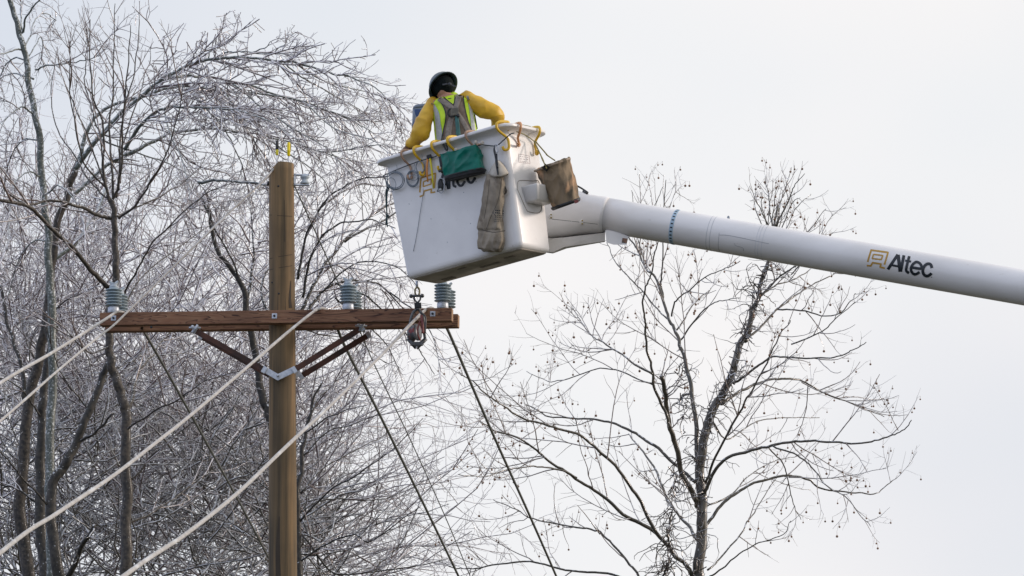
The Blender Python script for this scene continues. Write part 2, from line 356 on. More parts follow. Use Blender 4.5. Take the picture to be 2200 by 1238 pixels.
# holes and bolts on the shaft
ps = on_cyl(base, pt, prad(0), r_top)
for hx, hy in ((598, 400), (599, 631), (585, 607)):
    mb = MB(); p = ps(hx, hy, .001); mb.lathe(p, [(.009, -.004), (.009, .0015)], (0, -1, 0), 12); mb.build('bolt_hole', M['ink'], pole)
mb = MB(); q = []
for y0, tilt in ((556, -9), (580, -9), (462, 3)):
    q.append(([(579, y0), (600, y0+tilt*.5), (628, y0+tilt)], 1.1))
q.append(([(625, 603), (623, 640), (624, 662)], [1, 5, 7]))
q.append(([(601, 725), (603, 780), (602, 812)], [1.3, 1.6, 1]))
q.append(([(600, 1110), (597, 1180), (598, 1238)], [2, 9, 11]))
q.append(([(611, 430), (612, 520)], [1, 1.5]))
dk_ = mat('dark_check', (.055, .042, .03), .9)
for p_, w_ in q: mb = MB(); stroke(mb, p_, w_, ps, .0006); mb.build('weather_check', dk_, pole)
# crossarms
AY = PD-.165
ang = math.radians(8.6)
def armline(xl, yl, xr, yr, ycen, xc):
    # ends given in the photograph; the arm runs level-ish and turned 8.6 degrees
    dl = ycen; L0 = W(xl, yl, dl)
    half = (xr-xl)/FPX*43/2
    return W(xl, yl, ycen+half*math.tan(ang)), W(xr, yr, ycen-half*math.tan(ang))
fl, fr = armline(216.5, 687.5, 971.5, 677.5, AY, 0)
bl, br = armline(229, 700.5, 985, 690.5, PD+.165, 0)
arms = {}
for nm, (a, b) in (('front', (fl, fr)), ('back', (bl, br))):
    u = nrm(b-a); v = nrm(np.cross(np.array([0, 0, 1.]), u)); w = np.cross(u, v)
    mb = MB(); mb.box((a+b)/2, u, v, w, np.linalg.norm(b-a)/2, .047, .058, .006)
    arms[nm] = (a, b, u, v, w)
    o = mb.build('crossarm', M['wood'], pole)
    if nm == 'front':
        for xx in (247, 594, 932):
            t = (xx-216.5)/(971.5-216.5); p = a+(b-a)*t-v*.047+w*.005
            ob = MB(); ob.box(p-v*.003, u, v, w, .023, .004, .023, .001); pl = ob.build('washer_plate', M['galv'], o)
            ob = MB(); ob.lathe(p-v*.006, [(.011, 0), (.011, .012), (.006, .016)], -v, 6); ob.build('bolt_head', M['bolt'], o)
        for xx, yy, rr in ((728, 691, .012), (325, 703, .012), (473, 681, .005)):
            t = (xx-216.5)/755; p = a+(b-a)*t-v*.0475; q = W(xx, yy, p[1]); ob = MB(); ob.lathe(q, [(rr, -.002), (rr*.8, .0012)], -v, 10); ob.build('wood_knot', M['ink'], o)
        for pts_, w_ in ((([(300, 686), (380, 684), (455, 687)], .9), ([(640, 690), (700, 693), (800, 691), (860, 694)], .9), ([(690, 668), (712, 674), (740, 671)], 1.2), ([(500, 694), (560, 692), (640, 695)], .8), ([(800, 672), (870, 674), (930, 672)], .7), ([(330, 700), (420, 699)], .9)) if nm == 'front' else (([(520, 704), (620, 703)], .9),)):
            ob = MB(); stroke(ob, pts_, w_, on_plane(a-v*.047, v), .0009); ob.build('wood_crack', M['bag_crack'], o)
    # pale sawn end
    eb = MB(); eb.box(b+u*.0012, u, v, w, .0015, .043, .054); eb.build('end_grain', mat('end_grain_'+nm, (.42, .27, .17), .9, c2=(.30, .18, .11), scale=40), o)
# insulators: one built, five copied
def lathe_ins():
    body = MB(); pr = [(.030, .055), (.034, .062)]; z = .066
    for i in range(6):
        pr += [(.040, z), (.070, z+.001), (.076, z+.005), (.073, z+.010), (.046, z+.019), (.040, z+.023)]; z += .0272
    pr += [(.040, z), (.036, z+.004)]; body.lathe((0, 0, 0), pr, n=36)
    bs = MB(); bs.lathe((0, 0, 0), [(.048, 0), (.050, .004), (.050, .045), (.046, .056), (.034, .062)], n=28)
    hd = MB(); hd.lathe((0, 0, 0), [(.040, z-.002), (.038, z+.014), (.026, z+.026), (.022, z+.036), (.026, z+.042)], n=24)
    for s in (-1, 1):
        hd.tube(smooth([(s*.012, 0, z+.030), (s*.024, 0, z+.046), (s*.040, 0, z+.060)], 5), [.020]*3+[.014]*3+[.0125]*2+[.011]*3, 10)
    return body, bs, hd
proto = None
for nm, xs_ in (('front', (243.5, 749, 951)), ('back', (256.5, 761, 961))):
    a, b, u, v, w = arms[nm]; x0, x1 = (216.5, 971.5) if nm == 'front' else (229, 985)
    for xx in xs_:
        p = a+(b-a)*((xx-x0)/(x1-x0))+w*.0585-world_loc(pole)
        if proto is None:
            bo, bs, hd = lathe_ins(); z0 = (0, 0, 0)
            def raw(mb, name, m, par):
                o = mb.build(name, m, None, origin=(0, 0, 0)); o.parent = par; return o
            i0 = raw(bo, 'insulator', M['poly'], pole); raw(bs, 'metal_base', M['galv'], i0); raw(hd, 'cable_saddle', M['polyt'], i0)
            i0.location = p; proto = i0
        else:
            c = proto.copy(); COL.objects.link(c); c.parent = pole; c.location = p
            for ch in proto.children: d = ch.copy(); COL.objects.link(d); d.parent = c
        (proto if proto.location == Vector(p) else c).rotation_euler = (0, 0, rng.uniform(-.4, .4)) if False else (0, 0, 0)
# braces (front pair lies on the near side, back pair on the far side)
def brace(pts, dy, wid=.048):
    a = W(*pts[0], PD+dy); b = W(*pts[1], PD+dy); u = nrm(b-a); v = np.array([0, 1., 0]); v = nrm(v-u*(u@v)); w = np.cross(u, v)
    mb = MB(); mb.box((a+b)/2, u, v, w, np.linalg.norm(b-a)/2, .014, wid/2, .003); o = mb.build('brace', M['brace'], pole)
    for e, s in ((a, -1), (b, 1)):
        mb = MB(); mb.box(e+u*s*.008, u, v, w, .018, .018, wid/2+.005, .002); mb.build('metal_end', M['galv'], o)
    return o
brace([(420, 711), (566, 794)], -.17); brace([(776, 706), (634, 794)], -.17)
brace([(434, 724), (582, 808)], .17); brace([(790, 721), (648, 808)], .17)
for dy, off in ((-.155, 0), (.155, 12)):
    mb = MB(); a, c, b = W(566+off, 793+off*.6, PD+dy), W(597+off, 811+off*.6, PD+dy), W(632+off, 794+off*.6, PD+dy)
    for s, e in ((a, c), (b, c)):
        u = nrm(e-s); v = np.array([0, 1., 0]); w = np.cross(u, v); mb.box((s+e)/2+u*.004-v*.003*(s is a), u, v, w, np.linalg.norm(e-s)/2+.01, .008, .026, .002)
    mb.lathe(c+np.array([0, -.012, .012])*(1 if dy < 0 else -1), [(.013, -.01), (.013, .02)], (0, -1, 0), 6)
    mb.build('brace_bracket', M['galv'], pole)
for x, y in ((418, 707), (775, 703)):
    mb = MB(); p = W(x, y, AY-.02); mb.tube([p+np.array([-.05, 0, .012]), p+np.array([.055, 0, .01])], .008, 8)
    mb.tube([p+np.array([-.02, -.03, .02]), p+np.array([.03, .06, -.03])], .013, 8); mb.tube([p+np.array([.03, -.03, .03]), p+np.array([-.012, 0, -.035])], .012, 8)
    mb.build('brace_bolt', M['galv'], pole)
# spool bracket by the top
c = W(655, 387, PD); mb = MB()
for z in (.045, -.047): mb.box(c+np.array([-.035, 0, z]), (1, 0, 0), (0, 1, 0), (0, 0, 1), .075, .02, .005, .002)
mb.box(W(634, 387, PD), (1, 0, 0), (0, 1, 0), (0, 0, 1), .006, .02, .05, .002); mb.lathe(c+np.array([.0, 0, -.052]), [(.009, 0), (.009, .11)], n=10)
sb = mb.build('spool_bracket', M['galv'], pole)
mb = MB(); mb.lathe(c+np.array([0, 0, -.040]), [(.030, 0), (.040, .006), (.042, .018), (.028, .032), (.026, .040), (.028, .048), (.042, .062), (.040, .074), (.030, .08)], n=24); mb.build('spool', M['polyt'], sb)
mb = MB(); mb.lathe(W(574, 394, PD), [(.02, 0), (.02, .02)], (1, 0, 0), 8); mb.build('through_bolt', M['bolt'], pole)
# screwdrivers left standing in the pole top
for nm, x, lab, yy, tip in (('k', 595, 'screwdriver with black and yellow grip stuck upright in the pole top', 0, 352), ('y', 620, 'screwdriver with all yellow grip stuck upright in the pole top', 1, 354)):
    b0 = W(x, tip, PD); t = thing('screwdriver', b0-np.array([0, 0, .03]), lab, 'screwdriver', None)
    mb = MB(); mb.tube([b0-np.array([0, 0, .03]), b0+np.array([0, 0, .085])], .0045, 8); mb.build('shaft', M['galv'], t)
    z0 = .078
    if yy: mb = MB(); mb.lathe(b0+[0, 0, z0], [(.010, 0), (.014, .01), (.015, .045), (.018, .05), (.015, .056), (.015, .11), (.010, .125)], n=14); mb.build('handle', M['bright'], t)
    else:
        mb = MB(); mb.lathe(b0+[0, 0, z0], [(.010, 0), (.013, .01), (.013, .045), (.011, .05)], n=14); mb.build('collar', M['lemon'], t)
        mb = MB(); mb.lathe(b0+[0, 0, z0+.05], [(.011, 0), (.014, .006), (.014, .075), (.009, .085)], n=14); mb.build('handle', M['black'], t)
# ------------------------------------------------------------ cables
def cable(lab, near, far, rn, rf, knob=None):
    t = thing('power_cable', near[-1], lab, 'cable', 'cables run over the pole')
    P = smooth(near, 10)
    n = 260; P = resample(P, n); rr = rn*(1+.08*rng.random(n)+.06*np.clip(np.sin(np.linspace(0, 31, n))*rng.random(n), 0, 1)*np.linspace(1.5, 0, n))
    mb = MB(); mb.tube(P, rr, 10); mb.build('near_span', M['rope'], t)
    P = resample(smooth(far, 10), 80); mb = MB(); mb.tube(P, rf, 8); mb.build('far_span', M['wire'], t)
def wp(l): return [W(*q) for q in l]
cable('pale cable rising over the left end of the crossarm, leaving dark behind the pole',
      wp([(-900, 1420, 24), (-400, 1080, 28), (0, 823, 34), (110, 759, 38), (225, 687, 42), (243, 675, 43.0), (256, 669.5, 43.2), (275, 678, 43.5), (300, 705, 43.75)]),
      wp([(300, 705, 43.75), (315, 722, 43.9), (440, 945, 49), (575, 1195, 57), (800, 1640, 72)]), .0120, .0128)
cable('thin pale cable from the cut pole top down past the left crossarm end',
      wp([(-500, 1330, 26), (0, 905, 33), (120, 800, 37), (205, 729, 40.5), (243, 700, 41.8), (280, 664, 42.3), (455, 492, 42.8), (560, 394, 43.1), (585, 366, 43.2), (598, 353.5, 43.3), (610, 352, 43.4)]),
      wp([(610, 352, 43.4), (640, 415, 44.5), (775, 716, 50), (805, 785, 51.5), (900, 985, 56), (1010, 1238, 62), (1200, 1720, 74)]), .009, .0065)
cable('thick pale cable crossing in front of the pole below the crossarm middle',
      wp([(-700, 1780, 16), (0, 1188, 25), (121, 1104, 27.4), (242, 1023, 30), (330, 955, 32.2), (411, 891, 34.5), (531, 789, 38), (610, 721, 40.8), (668, 674, 42.6), (684, 664.5, 43.05), (697, 663, 43.2), (715, 680, 43.5), (725, 706, 43.65)]),
      wp([(725, 706, 43.65), (745, 752, 44.6), (830, 920, 49), (985, 1238, 57), (1200, 1690, 69)]), .0120, .0140)
cable('thick ice-crusted pale cable passing through the hanging pulley by the right crossarm end',
      wp([(-200, 1600, 19), (266, 1238, 26), (400, 1147, 29), (512, 1058, 32), (599, 975, 34.6), (640, 936, 36), (700, 880, 37.6), (773, 809, 39.5), (840, 741, 41.0), (880, 699, 42.0), (897, 682, 42.4), (912, 668, 42.85), (925, 661.5, 43.0), (940, 672, 43.3), (955, 700, 43.45)]),
      wp([(955, 700, 43.45), (966, 718, 43.9), (1060, 935, 49.5), (1195, 1238, 58), (1400, 1720, 71)]), .0130, .0142)
# ------------------------------------------------------------ aerial lift: bucket, boom
O = np.array([-.35658844, 41.8, 10.78813405])
Rb = np.array([[.83054972, .53766514, -.14526996], [-.54326156, .8395624, .00136093], [.12269492, .07778927, .98939112]])
WT, DT, WB_, DB, HB = 1.249, .548, 1.189, .489, .995
def BL(x, y, z): return O+Rb@np.array([x, y, z])
def rrect(w, d, r, z, n=6):
    P = []
    for cx, cy, a0 in ((w/2-r, d/2-r, 0), (-w/2+r, d/2-r, 90), (-w/2+r, -d/2+r, 180), (w/2-r, -d/2+r, 270)):
        for k in range(n+1):
            a = math.radians(a0+90*k/n); P.append(BL(cx+r*math.cos(a), cy+r*math.sin(a), z))
    return P
lift = thing('aerial_lift', BL(0, 0, -HB/2), 'white fibreglass bucket on a white boom lifting a lineman beside the pole', 'bucket lift')
def wd(z): t = z/HB+.5; return WB_+(WT-WB_)*t, DB+(DT-DB)*t
mb = MB(); R = []
zb = -HB/2
for ins, dz in ((.045, 0), (.022, .004), (.008, .015), (0, .035)):
    w_, d_ = wd(zb+dz); R.append(rrect(w_-2*ins, d_-2*ins, .05, zb+dz))
for t in np.linspace(.06, .985, 14): w_, d_ = wd(zb+t*HB); R.append(rrect(w_, d_, .05, zb+t*HB))
zt = HB/2
for ex, dz in ((0, .012), (.030, .030), (.064, .041), (.076, .043), (.079, .047), (.079, .066), (.075, .071), (-.006, .075), (-.014, .066), (-.016, .0)):
    w_, d_ = wd(zt); R.append(rrect(w_+2*ex, d_+2*ex, .05+max(ex, 0), zt+dz))
for t in (.9, .5, .06): w_, d_ = wd(zb+t*HB); R.append(rrect(w_-.04, d_-.04, .045, zb+t*HB))
mb.rings(R, cap0=True, cap1=True); bucket = mb.build('bucket', M['white'], lift)
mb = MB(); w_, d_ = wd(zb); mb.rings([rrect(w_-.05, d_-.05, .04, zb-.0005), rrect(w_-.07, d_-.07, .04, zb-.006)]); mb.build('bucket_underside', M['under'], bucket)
sp_ = mat('stained_plate', (.16, .14, .12), .8, c2=(.26, .23, .2), scale=10)
for (x, y, hx, hy) in ((.1, .03, .10, .02), (.35, -.05, .05, .02), (-.1, -.12, .04, .015), (-.38, .1, .06, .03)):
    mb = MB(); mb.box(BL(x, y, zb-.009), Rb[:, 0], Rb[:, 1], Rb[:, 2], hx, hy, .004, .002)
    mb.build('underside_plate', sp_, bucket)
# face planes
FTL, FTR, FBL = BL(-WT/2, -DT/2, zt), BL(WT/2, -DT/2, zt), BL(-WB_/2, -DB/2, zb)
fu = nrm(FTR-FTL); fn = nrm(np.cross(fu, nrm(FTL-FBL))); fv = np.cross(fn, fu)
if fn@FW > 0: fn = -fn
fv = nrm(FTL-FBL-fu*((FTL-FBL)@fu)); front = on_plane(FTL, fn)
RTF, RTB, RBF = BL(WT/2, -DT/2, zt), BL(WT/2, DT/2, zt), BL(WB_/2, -DB/2, zb)
ru = nrm(RTB-RTF); rn_ = nrm(np.cross(ru, nrm(RTF-RBF)));
if rn_@FW > 0: rn_ = -rn_
rv = nrm(RTF-RBF-ru*((RTF-RBF)@ru)); right = on_plane(RTF, rn_)
# maker's mark: strokes measured on the boom at ten times size
LOGO = [([(44, 53), (51.5, 27.5), (88, 32.5), (80, 59)], 3.9, True), ([(56.5, 36.5), (76.5, 39), (73.5, 48), (54, 45.5), (56.5, 36.5)], 3.2, True),
        ([(42, 60.5), (51, 61.5), (54.5, 54.5), (73, 57.5), (70.5, 64), (81, 66.5)], 3.7, True)]
TXT = [([(87.5, 69), (109, 37)], 6.5), ([(109.5, 37.5), (114, 74)], 7.5), ([(96, 60), (111, 62.5)], 4.6), ([(122, 38.5), (114.8, 74)], 6.4),
       ([(133.5, 40.5), (128, 62), (127, 72), (133, 77)], 5.8), ([(124.5, 50), (137.5, 52)], 4.4),
       ([(137.5, 64.5), (159, 67), (157.5, 57.5), (149, 53), (141, 58.5), (137, 68), (140.5, 77), (147.5, 79.5), (155.5, 74.5)], 5.8),
       ([(182, 66), (179.5, 58.5), (172.5, 57), (166, 62), (162.5, 71), (164.5, 79.5), (171.5, 83.5), (178.5, 80), (181, 77)], 6.2), ([(181, 86), (182.5, 86)], 1.6)]
def decals(parent, surf, xf):
    mb = MB()
    for i, (p, w, _) in enumerate(LOGO): stroke(mb, [xf(q) for q in p], w*xf(None), surf, .0012+.0002*i, smooth_=False)
    mb.build('emblem', M['gold'], parent)
    mb = MB()
    for i, (p, w) in enumerate(TXT): stroke(mb, [xf(q) for q in p], w*xf(None), surf, .0012+.0003*i, step=1.2, smooth_=len(p) > 2)
    mb.build('lettering', M['ink'], parent)
A3 = np.array([[114, 74, 1], [171, 85, 1], [111, 36.5, 1]], float); B3 = np.array([[964, 406.5], [1013.6, 394], [955.5, 367]])
AFF = np.linalg.solve(A3, B3)
decals(bucket, front, lambda q: .9 if q is None else tuple(np.array([q[0], q[1], 1])@AFF))
# step moulded on the right face
def step_pt(x, y, n): return right(x, y, n)
mb = MB()
rec = [(1112, 393), (1118, 388), (1145, 389), (1158, 392), (1164, 440), (1158, 457), (1136, 455), (1129, 447), (1112, 408)]
mb.tube([right(*q, .0005) for q in smooth(rec[-1:]+rec, 5)], .0035, 6); mb.build('step_outline', M['crease'], bucket)
mb = MB()
up_, dn = [(1119, 406), (1172, 404), (1171, 396), (1122, 398)], None
def hexa(mb, A, B, mat_=None):
    mb.rings([A, B], smooth=False)
s0 = right(1120, 402, 0); s1 = right(1166, 402, 0); ss = nrm(s1-s0)
def rp_(s, t, n): return right(1120, 402, 0)+ru*s+rv*t+rn_*n
def rr2(s0, s1, n0, n1, t, r=.02, k=5):
    P = []
    for cs, cn_, a0 in ((s1-r, n1-r, 0), (s0+r, n1-r, 90)):
        for i in range(k+1):
            a = math.radians(a0+90*i/k); P.append(rp_(cs+r*math.cos(a), t, cn_+r*math.sin(a)))
    P += [rp_(s0, t, -.005), rp_(s1, t, -.005)]; return P
mb.rings([rr2(.05, .30, 0, .10, -.135), rr2(.035, .325, 0, .125, -.12), rr2(.0, .37, 0, .155, -.01), rr2(.0, .375, 0, .158, 0), rr2(.012, .362, 0, .144, .004), rr2(.03, .345, 0, .12, -.02)])
mb.build('step', M['white'], bucket)
# little data label with illegible print on the right face
mb = MB()
stroke(mb, [(1114, 331), (1137, 335), (1139, 352), (1115, 349), (1114, 331)], .8, right, .001, smooth_=False)
for i, y in enumerate((336, 341.5, 346)):
    for j in range(5 if i != 1 else 3): stroke(mb, [(1117+j*(4 if i != 1 else 7), y+j*.6), (1119+j*(4 if i != 1 else 7)+(i == 1)*2, y+.4+j*.6)], 1.5, right, .001, smooth_=False)
mb.build('data_label', mat('faded_print', (.42, .33, .34), .6), bucket)
# scuffs on the front
for (x, y) in ((995, 413), (878, 438), (925, 470), (1010, 480), (960, 520)): mb = MB(); stroke(mb, [(x, y), (x+2, y+1)], 1.2, front, .0008); mb.build('scuff', M['coil'], bucket)
# boom
bA = W(1292, 460.5, 42.1); bB = W(2200, 618, 41.15); bd = nrm(bB-bA); bEnd = bB+bd*5.5; RB = .1505
mb = MB(); mb.tube(np.array([bA+(bEnd-bA)*t for t in np.linspace(0, 1, 30)]), RB, 48); boom = mb.build('boom', M['boomw'], lift)
bc = on_cyl(bA, bEnd, RB)
decals(boom, bc, lambda q: 1.0 if q is None else (1820+q[0], 510+q[1]))
def ring(mb, xx, r, hw, edge=.0):
    t = (W(xx, 463.5+(xx-1309)*.1734, 42)-bA)@bd; mb.lathe(bA+bd*(t-hw), [(RB+.0002, -.001), (r, 0), (r, 2*hw), (RB+.0002, 2*hw+.001)], bd, 56, cap0=False, cap1=False)
    return t
mb = MB(); tB = ring(mb, 1457, RB+.0015, .017); mb.build('marking_band', M['ltblue'], boom)
mb = MB()
u0 = nrm(np.cross(bd, [0, 0, 1.])); v0 = np.cross(u0, bd)
for k in range(28):
    a = 2*math.pi*k/28; rad = u0*math.cos(a)+v0*math.sin(a); tg = np.cross(bd, rad); mb.box(bA+bd*tB+rad*(RB+.0022), bd, tg, rad, .010, .006, .0006)
mb.build('band_ticks', M['ink'], boom)
sl_ = mat('sleeve_line', (.62, .63, .65), .5)
for xx in (1538, 1546, 1650, 1656, 1664): mb = MB(); ring(mb, xx, RB+.0007, .0022); mb.build('sleeve_edge', sl_, boom)
mb = MB(); stroke(mb, [(1544, 505), (1570, 507), (1652, 524)], 1.0, bc, .0012); stroke(mb, [(1545, 500), (1543, 530), (1546, 540)], .8, bc, .0012)
stroke(mb, [(1578, 523), (1581, 528), (1596, 533), (1597, 540)], .7, bc, .0012); mb.build('sleeve_seam', M['line'], boom)
mb = MB(); p = W(1565, 469, 42.0); mb.lathe(p-np.array([0, 0, .02]), [(.012, 0), (.012, .03), (.006, .04)], n=10); mb.build('boom_stud', M['greyp'], boom)
# boom tip: moulded neck that carries the bucket
def neck_ring(cx, cy, hw, hh, d, k=.25, n=32):
    # superellipse cross-section in the plane across the boom
    c = W(cx, cy, d); R = []
    for i in range(n):
        a = 2*math.pi*i/n; ca, sa = math.cos(a), math.sin(a)
        R.append(c+u0*hw*np.sign(ca)*abs(ca)**k+v0*hh*np.sign(sa)*abs(sa)**k)
    return R
u0 = nrm(np.cross(bd, [0, 0, 1.])); v0 = np.cross(u0, bd)
mb = MB(); mb.rings([neck_ring(1150, 462, .17, .235, 42.45, .5), neck_ring(1185, 462, .175, .235, 42.4, .5), neck_ring(1225, 461, .175, .215, 42.3, .55), neck_ring(1262, 462.5, .168, .178, 42.2, .7), neck_ring(1298, 462, .158, .160, 42.08, 1), neck_ring(1303, 463, .152, .153, 42.06, 1)])
tip = mb.build('boom_tip', M['boomw'], lift); tp = on_mesh([tip])
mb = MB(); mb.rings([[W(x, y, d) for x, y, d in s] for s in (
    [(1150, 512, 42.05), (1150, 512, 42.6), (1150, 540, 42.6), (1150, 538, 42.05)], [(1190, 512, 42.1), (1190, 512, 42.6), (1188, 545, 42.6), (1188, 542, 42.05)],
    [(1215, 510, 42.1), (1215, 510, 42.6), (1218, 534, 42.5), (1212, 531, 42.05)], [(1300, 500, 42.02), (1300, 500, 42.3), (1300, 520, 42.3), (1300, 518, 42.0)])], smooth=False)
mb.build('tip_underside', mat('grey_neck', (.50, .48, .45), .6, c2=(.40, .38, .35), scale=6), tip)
mb = MB(); stroke(mb, [(1186, 471), (1250, 478), (1284, 482)], .9, tp, .001); stroke(mb, [(1192, 513), (1240, 508), (1290, 505)], [1.5, 3.5, 3], tp, .001); mb.build('tip_seam', M['ink'], tip)
for x, y in ((1184, 465), (1251, 478)):
    mb = MB(); p = tp(x, y, .0); mb.lathe(p-u0*.0, [(.026, -.01), (.026, .003), (.019, .006)], -FW, 20); o = mb.build('fastener_boss', M['boomw'], tip)
    for s in (-1, 1): mb = MB(); mb.lathe(p+np.array([0, -.008, s*.0135]), [(.008, -.01), (.008, .002)], -FW, 10); mb.build('brass_bolt', mat('brass', (.45, .36, .15), .4, .4), o)
mb = MB(); pts = [(1300, 495), (1311, 495), (1330, 500), (1351, 508), (1346, 526), (1318, 526), (1303, 521)]
mb.rings([[W(x, y, 42.0) for x, y in pts], [W(x, y, 42.12) for x, y in pts]], smooth=False); br_ = mb.build('lifting_lug', M['boomw'], tip)
mb = MB(); p = W(1342, 517, 41.995); mb.box(p, (1, 0, -.15), (0, 1, 0), (.15, 0, 1), .022, .003, .020, .002); mb.build('lug_socket', M['rust'], br_)
mb = MB(); mb.tube([W(1253, 411, 42.15), W(1262, 417, 42.1), W(1275, 424, 42.0)][:2], .01, 8); mb.tube(smooth([W(1232, 396, 42.2), W(1248, 404, 42.2), W(1263, 414, 42.15)]), .008, 8); mb.build('control_hose', M['black'], tip)
# ------------------------------------------------------------ lineman
D0 = 41.8
def Q(x, y, dy=0): return W(x, y, D0+dy)
px = 1/256.
body = MB()
hc = Q(952, 187, .01)
hax = np.array([nrm([1, 0, -.12]), nrm([0, 1, -.35]), nrm([.12, .33, 1])])
body.ellipsoid(hc, (.076, .094, .112), hax)
body.ellipsoid(hc+np.array([-.01, .095, -.045]), (.012, .018, .022))          # nose
for s in (-1, 1):
    body.ellipsoid(hc+hax[0]*s*.078+np.array([0, .0, -.02]), (.010, .022, .032))      # ears
body.ellipsoid(hc+np.array([-.005, .06, -.085]), (.045, .04, .035))                 # jaw
body.capsule(Q(954, 200, .0), Q(964, 222, .0), .062, .062)
def loft(mb, rows, f=1.0, k=.85, n=36):
    R = []
    for (cx, cy, hw, hd, dy) in rows:
        c = Q(cx, cy, dy); a = np.arange(n)*2*math.pi/n
        ax = nrm(Rb[:, 0]*.25+np.array([1, 0, .12]));
        ca, sa = np.cos(a), np.sin(a)
        R.append(c+ax*(hw*px*f*np.sign(ca)*abs(ca)**k)[:, None]+np.array([0, 1., 0])*(hd*px*f*np.sign(sa)*abs(sa)**k)[:, None])
    mb.rings(R)
TOR = [(962, 206, 17, 16, .0), (963, 211, 30, 20, .0), (965, 219, 39, 25, 0), (970, 235, 43, 28, -.005), (975, 255, 45, 30, -.01), (979, 280, 46, 30, 0), (980, 305, 45, 28, 0), (982, 335, 41, 26, 0), (985, 370, 42, 28, 0), (987, 395, 40, 26, 0), (988, 405, 30, 20, 0)]
loft(body, TOR, .93)
armL = [(930, 224, 0, 13), (918, 254, -.01, 14), (904, 284, .0, 13), (892, 302, .08, 10.5), (880, 315, .12, 8)]
armR = [(1004, 214, 0, 13), (1036, 234, -.02, 14), (1066, 244, -.01, 12.5), (1071, 262, .12, 11), (1074, 292, .22, 8)]
for A in (armL, armR):
    for a, b in zip(A[:-1], A[1:]): body.capsule(Q(*a[:3]), Q(*b[:3]), a[3]*px, b[3]*px)
def hand(mb, wrist, d, side, up, f=1.0):      # palm, four bent fingers of their own length, thumb from the palm's side
    d = nrm(d); side = nrm(side-d*(side@d)); n_ = np.cross(d, side)*(1 if up > 0 else -1)
    mb.capsule(wrist, wrist+d*.05, .024*f, .034*f); mb.box(wrist+d*.05, d, side, n_, .045, .040*f, .016*f, .008)
    for k, (o, l) in enumerate(((-.030, .068), (-.010, .080), (.011, .075), (.030, .058))):
        p = wrist+d*.09+side*o; q = p+d*l*.42-n_*l*.18; r = q+d*l*.15-n_*l*.33; t = r-d*l*.10-n_*l*.22
        for a, b, r0, r1 in ((p, q, .0100, .0095), (q, r, .0095, .009), (r, t, .009, .008)): mb.capsule(a, b, r0*f, r1*f, 10)
    p = wrist+d*.03-side*.034; q = p+d*.03-side*.022-n_*.012; r = q+d*.026-side*.004-n_*.016
    mb.capsule(p, q, .012*f, .011*f, 10); mb.capsule(q, r, .011*f, .009*f, 10)
hL = (Q(880, 315, .12), np.array([-.5, .45, -.75]), np.array([.2, 1., 0.]), 1); hR = (Q(1074, 292, .22), np.array([-.1, .5, -.6]), np.array([1., .2, 0.]), 1)
for h in (hL, hR): hand(body, *h)
fl0 = BL(0, 0, zb+.075)
legs = []
for s, kx in ((-1, -.11), (1, .09)):
    hip = Q(987+s*18, 392); foot = BL(kx-.02, 0, zb+.14); knee = (hip+foot)/2+np.array([0, .05, 0]); legs.append((hip, knee, foot))
    body.capsule(hip, knee, .085, .06); body.capsule(knee, foot, .058, .042); body.capsule(foot, foot+np.array([0, .14, -.04]), .042, .035)
per = body.build('person', M['skin'], origin=BL(0, 0, zb+.06)); remesh(per, .0075, 3)
tag(per, 'worker seen from behind in lime vest and yellow sleeves, standing in the white bucket', 'person')
# clothing
mb = MB(); loft(mb, TOR[1:7]+[(981, 318, 45, 28, 0)], 1.03); mb.capsule(Q(950, 222, .0), Q(980, 219, 0), 15*px, 15*px); mb.capsule(Q(956, 216, .0), Q(974, 211, 0), 13*px, 14*px)
vest = mb.build('safety_vest', M['lime'], per); remesh(vest, .008, 5); wrinkle(vest, .007, (14, 14, 7))
mb = MB(); loft(mb, [(981, 312, 46, 29, 0)]+TOR[7:], 1.05)
for hip, knee, foot in legs: mb.capsule(hip, knee, .095, .072); mb.capsule(knee, foot+np.array([0, 0, .03]), .07, .06)
o = mb.build('trousers', M['trouser'], per); remesh(o, .012, 3); wrinkle(o, .01)
for hip, knee, foot in legs:
    mb = MB(); mb.capsule(foot+np.array([0, 0, .04]), foot-np.array([0, 0, .02]), .062, .055); mb.capsule(foot-np.array([0, -.02, .01]), foot+np.array([0, .17, -.03]), .052, .045); o = mb.build('boot', M['boot'], per); remesh(o, .01, 2)
slL = [(929, 219, .0, 11.5), (921, 238, -.02, 14.5), (910, 263, -.03, 19), (904, 284, -.01, 21.5), (893, 301, .05, 14.5), (882, 308, .09, 12)]
slR = [(1006, 209, 0, 14.5), (1017, 221, -.02, 19.5), (1037, 233, -.03, 21.5), (1061, 242, -.02, 17.5), (1067, 248, .01, 17), (1069, 265, .10, 15), (1071, 280, .16, 13)]
sl = []
for A, col in ((slL, [(929, 222, 0, 9), (941, 218, 0, 6)]), (slR, [(1001, 207, 0, 11), (990, 209, 0, 7)])):
    mb = MB()
    for Z in (A, col):
        for a, b in zip(Z[:-1], Z[1:]): mb.capsule(Q(*a[:3]), Q(*b[:3]), a[3]*px, b[3]*px, 20)
    if A is slR: mb.capsule(Q(1003, 200, -.0), Q(1008, 212, 0), 6*px, 9*px); mb.capsule(Q(994, 203, 0), Q(1003, 198, 0), 4*px, 3.5*px)
    o = mb.build('rubber_sleeve', M['yellow'], per); remesh(o, .007, 6); wrinkle(o, .009, (8, 8, 13)); sl.append(o)
